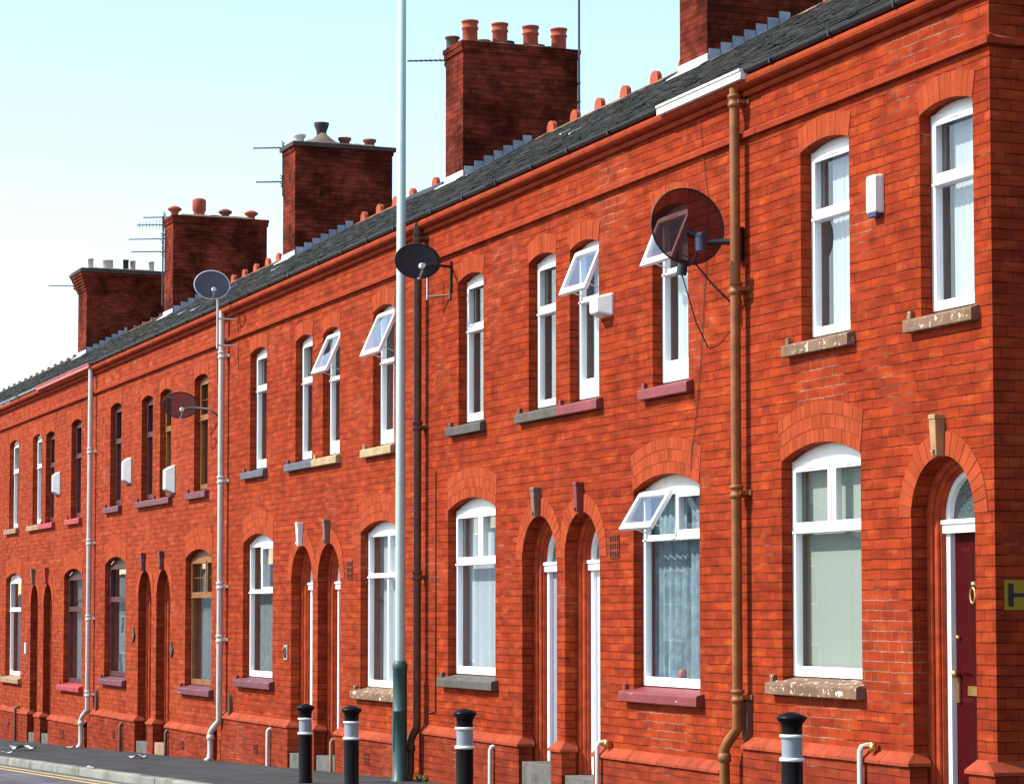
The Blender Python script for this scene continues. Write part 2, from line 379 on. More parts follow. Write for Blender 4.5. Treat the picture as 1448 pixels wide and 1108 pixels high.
def thing(name, label, cat, loc, rz=0, group=None):
    o = bpy.data.objects.new(name, None); col.objects.link(o); o.empty_display_size = .2
    o.location = loc; o.rotation_euler = (0, 0, rz); o['label'] = label; o['category'] = cat
    if group: o['group'] = group
    ROOT[o] = Vector((0,0,0)) if rz or True and False else Vector(loc)
    return o
def local_thing(*a, **k):
    o = thing(*a, **k); ROOT[o] = Vector((0,0,0)); return o
def tag(o, label, cat, group=None):
    o['label'] = label; o['category'] = cat
    if group: o['group'] = group
    return o

# ------------------------------------------------------------------ levels
def zg(x):                      # pavement level along the street: it falls to the left
    return -2.227 + .0282 * (min(max(x, -110), 0) + 21.5)
def zs(x): return .0038 * x     # the eaves line falls a little too
EAVE_Y, EAVE_Z, RIDGE_Y, RIDGE_Z, DEPTH = -.115, 4.755, 4.9, 7.56, 9.9
def zroof(y): return EAVE_Z + (RIDGE_Z - EAVE_Z) * (y - EAVE_Y) / (RIDGE_Y - EAVE_Y)

def arch_pts(Lx, Rx, spring, crown, n=12, half=None):
    """points of the arch from right to left"""
    w = (Rx - Lx) / 2; h = crown - spring; r = (w*w + h*h) / (2*h); cz = crown - r; xm = (Lx + Rx) / 2
    a = math.asin(min(1, w / r)) if h <= w else PI - math.asin(min(1, w / r))
    return [(xm + r * math.sin(a - 2*a*i/n), cz + r * math.cos(a - 2*a*i/n)) for i in range(n+1)]
def loop_pts(Lx, Rx, zb, spring, crown, n=12):
    return [(Rx, zb)] + arch_pts(Lx, Rx, spring, crown, n) + [(Lx, zb)]

# ------------------------------------------------------------------ house parts
REV = .10
def voussoirs(mb, Lx, Rx, spring, crown, thick, flare, rows, y=-.005, jy=-.002, pitch=.077):
    w = (Rx - Lx) / 2; xm = (Lx + Rx) / 2; h = crown - spring; r = (w*w + h*h) / (2*h); cz = crown - r
    zin = lambda t: cz + math.sqrt(max(0, r*r - (t*w)**2))
    def P(t, q): return (xm + t * (w + flare*q), zin(t) + thick*q)
    n = max(6, int(round(2*w / pitch))); K = n
    for i in range(K):
        t0, t1 = -1 + 2*i/K, -1 + 2*(i+1)/K
        a = [P(t0,0), P(t1,0), P(t1,1), P(t0,1)]
        mb.add([(p[0], jy, p[1]) for p in a], [(0,1,2,3)], 1)
        for k in range(rows):
            q0, q1 = k/rows + .012, (k+1)/rows - .012
            sh = (.5 if k % 2 else 0) * (2/K)
            segs = [(t0+sh, t1+sh)]
            for (u0, u1) in segs:
                u0 = max(-1, u0) + .05/K; u1 = min(1, u1) - .05/K
                if u1 <= u0 + .1/K: continue
                b = [P(u0,q0), P(u1,q0), P(u1,q1), P(u0,q1)]
                yy = y + random.uniform(-.0015, .0015)
                mb.hexa([(p[0], yy, p[1]) for p in b], [(p[0], 0, p[1]) for p in b], 0)

def window(h, zp, spec, Lx, Rx, zsill, spring, crown, upper, sill_x=None):
    """spec: frame material, sill material, curtain, transom fraction, open sash, lower mullion"""
    fm = spec['frame']; y0 = REV; zb = zsill + .155; W = Rx - Lx
    fw = .058; ft = spring + .005
    mb = MB()
    # outer frame: stiles between rails, butted
    yb = y0 + .065
    mb.box(Lx, Lx+fw, y0, yb, zb, ft); mb.box(Rx-fw, Rx, y0, yb, zb, ft)
    br = .085 if not upper else spec.get('bot', .075)
    mb.box(Lx+fw, Rx-fw, y0, yb, zb, zb+br); mb.box(Lx+fw, Rx-fw, y0, yb, ft-.06, ft)
    H = ft - zb
    zt = zb + H * spec.get('tr', .68)
    mb.box(Lx+fw, Rx-fw, y0-.012, yb, zt, zt+.062)
    mb.box(Lx+fw-.004, Rx-fw+.004, y0-.03, y0-.0125, zt+.004, zt+.024)        # drip bar
    xm = (Lx+Rx)/2
    lights = [(Lx+fw, Rx-fw)]
    if spec.get('mull'):
        xk = Lx + W * spec['mull']
        mb.box(xk-.035, xk+.035, y0, yb, zt+.062, ft-.06)
        lights = [(Lx+fw, xk-.035), (xk+.035, Rx-fw)]
    if spec.get('lmull'):
        mb.box(xm-.03, xm+.03, y0, yb, zb+br, zt)
    # closed top lights get an inner sash frame, proud of the outer one
    op = spec.get('open', ())
    z0, z1 = zt+.062, ft-.06
    sash = []
    for k, (a, b) in enumerate(lights):
        if k in op: continue
        if k in spec.get('inner', (0, 1)):
            q = .034
            mb.box(a-.012, a+q, y0-.014, y0-.0005, z0-.012, z1+.012); mb.box(b-q, b+.012, y0-.014, y0-.0005, z0-.012, z1+.012)
            mb.box(a+q, b-q, y0-.014, y0-.0005, z0-.012, z0+q); mb.box(a+q, b-q, y0-.014, y0-.0005, z1-q, z1+.012)
            if fm == 'upvc': mb.box((a+b)/2-.09, (a+b)/2+.09, y0-.021, y0-.0145, z1-.012, z1+.002, 1)
    if spec.get('lead'):
        for (a, b) in lights:
            mb.box((a+b)/2-.006, (a+b)/2+.006, y0+.02, y0+.028, z0, z1); mb.box(a, b, y0+.018, y0+.026, (z0+z1)/2-.006, (z0+z1)/2+.006)
    win = mb.build('window', [fm, 'plastic_g'], h, bevel=.004)
    # arched filler board over the frame
    ar = arch_pts(Lx, Rx, spring, crown, 14)
    fb = MB(); pts = [(Lx, ft)] + [(Rx, ft)] + ar[0:]
    pts = [(Rx, ft)] + [p for p in ar if p[1] > ft + .002] + [(Lx, ft)]
    fb.add([(x, y0+.012, z) for x, z in pts] + [(x, y0+.05, z) for x, z in pts],
           [tuple(range(len(pts)))[::-1], tuple(range(len(pts), 2*len(pts)))])
    fb.build('arch_board', spec.get('board', fm), win)
    # panes
    pm = MB(); yp = y0 + .034
    pm.add([(Lx+fw, yp, zb+br), (Rx-fw, yp, zb+br), (Rx-fw, yp, zt), (Lx+fw, yp, zt)], [(0,1,2,3)])
    for k, (a, b) in enumerate(lights):
        if k not in op: pm.add([(a, yp, z0), (b, yp, z0), (b, yp, z1), (a, yp, z1)], [(0,1,2,3)])
    pm.build('pane', 'glass', win)
    # top-hung sash standing open
    for k in op:
        a, b = lights[k]; ang = math.radians(spec.get('ang', 34)); hz = z1 + .02; hy = y0 - .012
        sm = MB(); q = .052; hh = (z1 - z0) + .045; a -= .022; b += .022
        for bx in ((a, a+q, 0, .04, -hh, 0), (b-q, b, 0, .04, -hh, 0), (a+q, b-q, 0, .04, -hh, -hh+q+.01), (a+q, b-q, 0, .04, -q, 0)):
            sm.box(bx[0], bx[1], bx[2]-.045, bx[3]-.045, bx[4], bx[5], 0)
        if fm == 'upvc': sm.box((a+b)/2-.1, (a+b)/2+.1, -.051, -.0455, -q+.014, -q+.03, 2)
        sm.add([(a+q, -.025, -hh+q), (b-q, -.025, -hh+q), (b-q, -.025, -q), (a+q, -.025, -q)], [(0,1,2,3)], 1)
        ca, sa = math.cos(ang), math.sin(ang)
        sm.v = [(x, hy + y*ca + z*sa, hz - y*sa*1.0 + z*ca) for x, y, z in sm.v]
        # two stays
        sm.tube([(a+.05, y0+.01, z0+.02), (a+.05, hy - hh*sa*.86, hz - hh*ca*.86)], .006, 6, 2)
        sm.tube([(b-.05, y0+.01, z0+.02), (b-.05, hy - hh*sa*.86, hz - hh*ca*.86)], .006, 6, 2)
        sm.build('open_sash', [fm, 'glass', 'plastic_g'], win)
    # curtain and the room reveal behind it
    cm = spec.get('curtain', 'net'); yc = y0 + spec.get('cdep', .14); am = spec.get('fold', .012); nx = 48; cv = []; cf = []
    ph = random.uniform(0, 6); per = spec.get('per', .085); x0c = Lx + spec.get('cx0', .01); x1c = Rx - .01 - spec.get('cx1', 0)
    ztop = ft - .03; zbot = zb + spec.get('clift', .01)
    for i in range(nx+1):
        x = x0c + (x1c - x0c)*i/nx
        yy = am * math.sin(2*PI*x/per + ph + 1.2*math.sin(x*9+ph)); 
        cv += [(x, yc + yy*.6, ztop), (x, yc + yy, (ztop+zbot)/2), (x, yc + yy*1.3, zbot)]
    for i in range(nx): cf += [(3*i, 3*i+3, 3*i+4, 3*i+1), (3*i+1, 3*i+4, 3*i+5, 3*i+2)]
    MB().add(cv, cf, 0, True).build('curtain', cm, win)
    rm = MB(); yd = y0 + .75; zt2 = crown + .02
    rm.add([(Lx, yb, zb), (Rx, yb, zb), (Rx, yd, zb), (Lx, yd, zb), (Lx, yb, zt2), (Rx, yb, zt2), (Rx, yd, zt2), (Lx, yd, zt2)],
           [(0,1,2,3), (4,7,6,5), (0,3,7,4), (1,5,6,2), (3,2,6,7)])
    rm.build('room_recess', 'room', win)
    if spec.get('toy'):
        c = spec['toy']; t = MB(); t.lathe([(.0, 0), (.035, .004), (.05, .03), (.045, .07), (.02, .095), (0, .1)], (c[0], yp+.06, c[1]), 12)
        t.build('window_ornament', 'toy', win)
    # sill
    s0, s1 = sill_x or (Lx-.12, Rx+.09)
    d = .075 if upper else .085
    sl = MB().prism([(-d, zsill), (-d, zsill+.088), (-d+.012, zsill+.1), (REV+.03, zb-.004), (REV+.03, zsill)], s0, s1)
    if not spec.get('flat'):
        sl.box(s0+.001, s0+.06, -d*.5, -.001, zsill+.1, zb+.012)        # small stool at the end of the sill
    # break the long edges a little
    sl.build('sill', spec['sill'], win, bevel=.007)
    # brick arch
    am_ = MB()
    if upper: voussoirs(am_, Lx, Rx, spring, crown, .2, .045, 1)
    else: voussoirs(am_, Lx, Rx, spring, crown, .345, .055, 3)
    am_.build('brick_arch', ['arch', 'arch_joint'], win)
    return win

def door(h, zp, spec, Lx, Rx, spring, crown, key_top, clampL=None, clampR=None):
    zf = zg((Lx+Rx)/2) + .02; step = spec.get('step', .17)
    # moulded brick order
    prof = [(0, .001), (0, .135), (.03, .137), (.047, .145), (.053, .158), (.05, .17), (.066, .172), (.084, .18), (.09, .192), (.087, .203), (.1, .206), (.1, .4)]
    n = 24; loops = []
    for d, y in prof:
        loops.append([(x, y, z) for x, z in loop_pts(Lx+d, Rx-d, zf, spring, crown-d, n)])
    mb = MB(); v = [p for l in loops for p in l]; m_ = len(loops[0]); f = []
    for i in range(len(loops)-1):
        for k in range(m_-1): f.append((i*m_+k, i*m_+k+1, (i+1)*m_+k+1, (i+1)*m_+k))
    nb = m_ - 1
    mb.add(v, f[:nb], 0); mb.add(v, f[nb:], 1, False)
    dj = mb.build('door_surround', [spec['brick'], 'mould'], h, v0=zp)
    a, b = Lx+.1, Rx-.1; y0 = .245; cr = crown-.1; jw = .062
    fr = MB(); tz0, tz1 = spring-.125, spring-.02
    fr.box(a, a+jw, y0, y0+.09, zf+step, tz0); fr.box(b-jw, b, y0, y0+.09, zf+step, tz0)
    fr.box(a-.002, b+.002, y0-.03, y0+.09, tz0, tz1)
    fr.box(a-.001, b+.001, y0-.045, y0-.0305, tz1-.035, tz1-.004)
    fr.box(a, a+.05, y0, y0+.09, tz1, spring); fr.box(b-.05, b, y0, y0+.09, tz1, spring)
    o_, i_ = arch_pts(a, b, spring, cr, n), arch_pts(a+.05, b-.05, spring, cr-.05, n)
    for k in range(n):
        q = [o_[k], o_[k+1], i_[k+1], i_[k]]
        fr.hexa([(x, y0, z) for x, z in q], [(x, y0+.09, z) for x, z in q])
    if spec.get('fan'):
        xm = (a+b)/2; fr.box(xm-.02, xm+.02, y0+.02, y0+.06, tz1, cr-.05)
    fo = fr.build('door_frame', spec['frame'], h, bevel=.003)
    fl = MB(); pts = [(b-.05, tz1)] + i_ + [(a+.05, tz1)]
    fl.add([(x, y0+.045, z) for x, z in pts], [tuple(range(len(pts)))[::-1]])
    fl.build('fanlight', spec.get('fanglass', 'obscure'), fo)
    # leaf with panels
    dl = MB(); la, lb = a+jw, b-jw; yl = y0+.045; lz0, lz1 = zf+step, tz0
    dl.box(la, lb, yl, yl+.045, lz0, lz1)
    xm = (la+lb)/2; zm = lz0 + .42*(lz1-lz0)
    for (p0, p1) in ((la+.09, xm-.045), (xm+.045, lb-.09)):
        for (q0, q1) in ((lz0+.14, zm-.06), (zm+.1, lz1-.11)):
            dl.hexa([(p0, yl-.0005, q0), (p1, yl-.0005, q0), (p1, yl-.0005, q1), (p0, yl-.0005, q1)],
                    [(p0+.03, yl-.014, q0+.03), (p1-.03, yl-.014, q0+.03), (p1-.03, yl-.014, q1-.03), (p0+.03, yl-.014, q1-.03)])
    do = dl.build('door', spec['door'], h, bevel=.003)
    if spec.get('brass', True):
        hd = MB(); hd.lathe([(0, -.03), (.022, -.025), (.028, 0), (.022, .025), (0, .03)], (la+.05, yl-.045, zm+.12), 12); hd.box(la+.03, la+.07, yl-.02, yl-.001, zm-.1, zm+.09)
        hd.lathe([(0, 0), (.02, .004), (.02, .03), (0, .034)], (la+.05, yl-.012, zm+.38), 10)
        hd.build('handle', 'brass', do)
        MB().box(xm-.12, xm+.12, yl-.012, yl-.001, zm-.045, zm+.03).build('letterbox', 'brass', do, bevel=.003)
        if spec.get('knocker'):
            kn = MB(); kn.tube([(xm + .035*math.sin(2*PI*i/14), yl-.03, lz1-.48 + .06*math.cos(2*PI*i/14)) for i in range(15)], .01, 7)
            kn.lathe([(0, 0), (.03, .01), (.03, .04), (0, .05)], (xm, yl-.015, lz1-.42), 10); kn.build('knocker', 'brass', do)
    # floor of the recess and the step
    MB().box(Lx+.06, Rx-.06, -.03, y0+.1, zg(Lx)-.2, zf+step-.002).build('door_step', spec.get('stepmat', 'stone'), h, bevel=.01)
    # voussoirs round the arch
    ring = MB(); w = (Rx-Lx)/2; xm = (Lx+Rx)/2; th = .185; K = 19
    hgt = crown - spring; R0 = (w*w + hgt*hgt)/(2*hgt); cz = crown - R0
    A = math.asin(min(1, w/R0)) if hgt <= w else PI - math.asin(min(1, w/R0))
    def P(t, q):
        r = R0 + th*q; x = xm + r*math.sin(t); z = cz + r*math.cos(t)
        if clampL is not None: x = max(x, clampL)
        if clampR is not None: x = min(x, clampR)
        return (x, z)
    for i in range(K):
        t0, t1 = -A + 2*A*i/K, -A + 2*A*(i+1)/K
        q = [P(t0,0), P(t1,0), P(t1,1), P(t0,1)]
        if abs(q[2][0]-q[3][0]) + abs(q[2][1]-q[3][1]) < .004: continue
        ring.add([(x, -.002, z) for x, z in q], [(0,1,2,3)], 1)
        e = .035*(t1-t0); q = [P(t0+e,.0), P(t1-e,.0), P(t1-e,.985), P(t0+e,.985)]
        yy = -.006 + random.uniform(-.0015, .0015)
        ring.hexa([(x, yy, z) for x, z in q], [(x, 0, z) for x, z in q], 0)
    ring.build('brick_arch', ['arch', 'arch_joint'], dj)
    kz0, kz1 = crown-.005, key_top
    ks = MB(); ks.hexa([(xm-.038, -.07, kz0), (xm+.038, -.07, kz0), (xm+.047, -.085, kz1-.04), (xm-.047, -.085, kz1-.04)],
                       [(xm-.038, .03, kz0), (xm+.038, .03, kz0), (xm+.047, .03, kz1-.04), (xm-.047, .03, kz1-.04)])
    ks.box(xm-.049, xm+.049, -.09, .02, kz1-.0395, kz1)
    ks.box(xm-.018, xm+.018, -.092, -.0705, kz0+.02, kz0+.05)
    ks.build('keystone', spec['key'], dj, bevel=.006)

def drainpipe(h, x, zp_l, mat, ztop, collars, jog, zjog, clutter=None, r=.046):
    mb = MB(); y = -.105
    pts = [(x, y, ztop), (x, y, zjog)]
    if jog: pts += [(x+jog*.25, y-.012, zjog-.045), (x+jog*.75, y-.035, zjog-.13), (x+jog, y-.045, zjog-.19)]
    xe = x+jog; pts += [(xe, y-.045 if jog else y, zg(xe)+.12), (xe, y-.06, zg(xe)+.03), (xe, y-.12, zg(xe)-.01)]
    mb.tube(pts, r, 14)
    o = mb.build('drainpipe', mat, h)
    for zc in collars:
        c = MB(); c.lathe([(r+.001, -.05), (r+.014, -.045), (r+.014, -.015), (r+.006, -.008), (r+.006, .03), (r+.016, .036), (r+.016, .06), (r+.001, .066)], (x, y, zc), 14)
        c.box(x-.1, x+.1, -.02, -.001, zc-.025, zc+.02); c.box(x+.05, x+.075, y, -.02, zc-.02, zc+.015); c.box(x-.075, x-.05, y, -.02, zc-.02, zc+.015)
        c.build('pipe_collar', mat, o)
    if jog:
        c = MB(); c.lathe([(r+.001, -.04), (r+.013, -.035), (r+.013, .03), (r+.001, .036)], (xe, y-.045, zjog-.26), 14); c.build('pipe_collar', mat, o)
    return o

def slates(mb, x0, x1):
    sl = math.hypot(RIDGE_Y-EAVE_Y, RIDGE_Z-EAVE_Z); uy, uz = (RIDGE_Y-EAVE_Y)/sl, (RIDGE_Z-EAVE_Z)/sl; ny, nz = -uz, uy
    ex = .215; rows = int(sl/ex); w = .29
    for r in range(rows+1):
        s0 = r*ex - (.02 if r == 0 else 0); s1 = min(sl-.02, (r+1.06)*ex)
        x = x0 - (w/2 if r % 2 else 0)
        while x < x1 - .01:
            a, b = max(x, x0)+.0025, min(x+w, x1)-.0025
            if b - a > .03:
                j = random.uniform(-.012, .014); lift = .017 + random.uniform(0, .012); l2 = lift + random.uniform(-.007, .007)
                if random.random() < .02: j -= random.uniform(.02, .06)
                P = lambda xx, s, hgt: (xx, EAVE_Y + uy*s + ny*hgt, EAVE_Z + uz*s + nz*hgt)
                e0 = s0 + j
                mb.add([P(a, e0, lift), P(b, e0, l2), P(b, s1, .005), P(a, s1, .005), P(a, e0, lift-.011), P(b, e0, l2-.011), P(b, s1, .001), P(a, s1, .001)],
                       [(0,1,2,3), (4,5,1,0), (5,6,2,1), (7,4,0,3)])
            x += w

def roof(h, x0, x1, gable=False):
    mb = MB(); back = 2*RIDGE_Y - EAVE_Y
    mb.add([(x0, EAVE_Y, EAVE_Z-.004), (x1, EAVE_Y, EAVE_Z-.004), (x1, RIDGE_Y, RIDGE_Z-.004), (x0, RIDGE_Y, RIDGE_Z-.004), (x1, back, EAVE_Z), (x0, back, EAVE_Z)],
           [(0,1,2,3), (3,2,4,5)])
    mb.add([(x0, EAVE_Y, EAVE_Z-.03), (x1, EAVE_Y, EAVE_Z-.03), (x1, EAVE_Y, EAVE_Z-.004), (x0, EAVE_Y, EAVE_Z-.004)], [(0,1,2,3)])
    slates(mb, x0, x1); mb.shear(zs)
    ro = mb.build('roof', 'slate', h)
    rb = MB(); t = .02
    rb.add([(x0, RIDGE_Y-.17, RIDGE_Z-.075), (x1, RIDGE_Y-.17, RIDGE_Z-.075), (x1, RIDGE_Y, RIDGE_Z+.035), (x0, RIDGE_Y, RIDGE_Z+.035), (x1, RIDGE_Y+.17, RIDGE_Z-.075), (x0, RIDGE_Y+.17, RIDGE_Z-.075)], [(0,1,2,3), (3,2,4,5)])
    rb.add([(x0, RIDGE_Y-.17, RIDGE_Z-.095), (x1, RIDGE_Y-.17, RIDGE_Z-.095), (x1, RIDGE_Y-.17, RIDGE_Z-.075), (x0, RIDGE_Y-.17, RIDGE_Z-.075)], [(0,1,2,3)])
    rb.shear(zs); ro2 = rb.build('ridge_tiles', 'ridge_old', ro)
    return ro
M['ridge_old'] = plain_mat('mossy_ridge_tile', (.25, .12, .07), .9, .4, 3, .2, bump=.4, c2=(.13, .12, .07), thr=.52)

def crests(ro, h, xs):
    for x in xs:
        c = MB(); pr = []
        for i in range(9):
            a = PI*i/8; pr.append((x + .13*math.cos(a), RIDGE_Z + .075 + .105*math.sin(a)))
        pr = [(x+.135, RIDGE_Z-.01)] + pr + [(x-.135, RIDGE_Z-.01)]
        if x < -44: pr = [(x + (a-x)*.8, RIDGE_Z + (b-RIDGE_Z)*.5) for a, b in pr]
        c.prism([(a, b) for a, b in pr], RIDGE_Y-.035, RIDGE_Y+.035, 'y')
        c.shear(zs); c.build('ridge_crest', 'ridge' if x > -44 else 'slab', ro)

def chimney(h, x0, x1, ztop, cap, pots, y0=3.7, y1=5.66, soot='brick_stack'):
    sh = zs((x0+x1)/2); mb = MB()
    mb.box(x0, x1, y0, y1, zroof(y0)-.5+sh, ztop-.16)
    if cap == 'plain':
        mb.box(x0-.025, x1+.025, y0-.025, y1+.025, ztop-.159, ztop-.075); mb.box(x0-.04, x1+.04, y0-.04, y1+.04, ztop-.074, ztop)
    elif cap == 'slab':
        mb.box(x0-.02, x1+.02, y0-.02, y1+.02, ztop-.159, ztop-.08)
    elif cap == 'corbel':
        for i in range(6):
            e = .03*(i+1); zz = ztop-.56+.075*i
            mb.box(x0-e, x1+e, y0-e, y1+e, zz, zz+.0745)
    st = mb.build('chimney', soot, h)
    cp = MB()
    if cap == 'slab': cp.box(x0-.06, x1+.06, y0-.06, y1+.06, ztop-.0795, ztop)
    elif cap == 'corbel':
        cp.box(x0-.21, x1+.21, y0-.21, y1+.21, ztop-.11, ztop-.04); cp.box(x0-.18, x1+.18, y0-.18, y1+.18, ztop-.0395, ztop)
    # weathered mortar mound
    e = .0 if cap != 'corbel' else .12
    nx, ny = 6, 22; v = []; f = []
    for i in range(nx+1):
        for j in range(ny+1):
            u, w = i/nx, j/ny; k = min(u, 1-u, 1e9)*2; k2 = min(w, 1-w)*6
            zz = ztop + .002 + .09*min(1, k*1.4)*min(1, k2) + random.uniform(-.008, .012)*(1 if 0 < i < nx and 0 < j < ny else 0)
            if cap == 'slab': zz += .2*math.exp(-((w-.33)/.085)**2)*min(1, k*1.3)
            v.append((x0-e+(x1-x0+2*e)*u, y0-e+(y1-y0+2*e)*w, zz))
    for i in range(nx):
        for j in range(ny):
            a = i*(ny+1)+j; f.append((a, a+ny+1, a+ny+2, a+1))
    cp.add(v, f, 1, True)
    cp.build('chimney_cap', ['slab', 'flaunch'], st)
    xm = (x0+x1)/2
    for (w, kind, mat, dx) in pots:
        y = y0 + (y1-y0)*w; p = MB(); c = (xm+dx, y, ztop+.05)
        if kind == 'roll': pr = [(.125, -.05), (.12, .2), (.137, .215), (.137, .235), (.122, .25), (.126, .31), (.14, .318), (.14, .345), (.11, .345), (.1, .2)]
        elif kind == 'short': pr = [(.1, -.02), (.095, .08), (.13, .12), (.135, .16), (.1, .165), (.09, .1)]
        elif kind == 'mushroom': pr = [(.1, -.04), (.085, .07), (.15, .12), (.165, .145), (.15, .17), (.06, .215), (0, .225)]
        elif kind == 'tall': pr = [(.13, -.05), (.125, .1), (.155, .14), (.16, .37), (.14, .4), (.1, .42), (.05, .43), (0, .435)]
        elif kind == 'flare': pr = [(.1, .1), (.095, .24), (.14, .36), (.15, .42), (.12, .425), (.09, .3)]
        elif kind == 'stub': pr = [(.1, -.05), (.1, .1), (.12, .105), (.12, .13), (.08, .13), (.08, .05)]
        elif kind == 'cowl': pr = [(.075, -.04), (.075, .26), (.085, .262), (.085, .29), (.068, .292), (.066, .1)]
        elif kind == 'wide': pr = [(.14, -.04), (.14, .24), (.15, .245), (.15, .27), (.12, .272), (.118, .1)]
        p.lathe(pr, c, 18); p.build('chimney_pot', mat, st)
    # stepped lead up the gable side, apron in front
    fl = MB(); y = y0 + .02; step = .165
    while y < RIDGE_Y - .05:
        zz = zroof(y)+sh; t = min(step, RIDGE_Y-y)
        fl.hexa([(x1+.001, y, zz-.05), (x1+.001, y+t-.012, zroof(y+t)+sh-.05), (x1+.001, y+t-.012, zz+.19), (x1+.001, y, zz+.19)],
                [(x1+.014, y, zz-.05), (x1+.014, y+t-.012, zroof(y+t)+sh-.05), (x1+.014, y+t-.012, zz+.19), (x1+.014, y, zz+.19)])
        fl.hexa([(x1+.0145, y, zz+.02), (x1+.12, y, zz+.02), (x1+.12, y+t, zroof(y+t)+sh+.02), (x1+.0145, y+t, zroof(y+t)+sh+.02)],
                [(x1+.0145, y, zz+.03), (x1+.12, y, zz+.03), (x1+.12, y+t, zroof(y+t)+sh+.03), (x1+.0145, y+t, zroof(y+t)+sh+.03)])
        y += step
    fl.build('step_flashing', 'lead', st)
    ap = MB(); za = zroof(y0)+sh
    ap.box(x0-.03, x1+.03, y0-.016, y0-.001, za-.02, za+.13)
    dz = .16*(RIDGE_Z-EAVE_Z)/(RIDGE_Y-EAVE_Y)
    ap.hexa([(x0-.08, y0-.16, za-dz+.035), (x1+.1, y0-.16, za-dz+.035), (x1+.1, y0-.0165, za+.035), (x0-.08, y0-.0165, za+.035)],
            [(x0-.08, y0-.16, za-dz+.047), (x1+.1, y0-.16, za-dz+.047), (x1+.1, y0-.0165, za+.047), (x0-.08, y0-.0165, za+.047)])
    ap.build('apron_flashing', 'lead_w', st)
    return st

def waste_pipe(h, x, ztop, mat, r=.024, tap=None):
    mb = MB(); mb.tube([(x, -.1, zg(x)-.02), (x, -.1, ztop-.03), (x, -.085, ztop), (x, -.03, ztop+.012), (x, 0.02, ztop+.014)], r, 8)
    o = mb.build('waste_pipe', mat, h)
    if tap:
        t = MB(); t.lathe([(0, -.05), (.028, -.045), (.03, .03), (0, .035)], (x+.12, -.05, ztop+.01), 10); t.tube([(x+.02, -.07, ztop+.01), (x+.16, -.06, ztop+.02)], .012, 7)
        t.build('tap', 'brass', o)
def air_brick(h, x, z, w=.22, hh=.2, y=-.004, mat='arch_joint'):
    mb = MB(); mb.box(x-w/2, x+w/2, y-.006, y+.004, z-hh/2, z+hh/2)
    nx, nz = 4, 3
    for i in range(nx):
        for k in range(nz):
            cx = x-w/2+w*(i+.5)/nx; cz = z-hh/2+hh*(k+.5)/nz
            mb.box(cx-w*.28/nx, cx+w*.28/nx, y-.0075, y-.0062, cz-hh*.36/nz, cz+hh*.36/nz, 1)
    mb.build('air_brick', [mat, 'dark'], h)

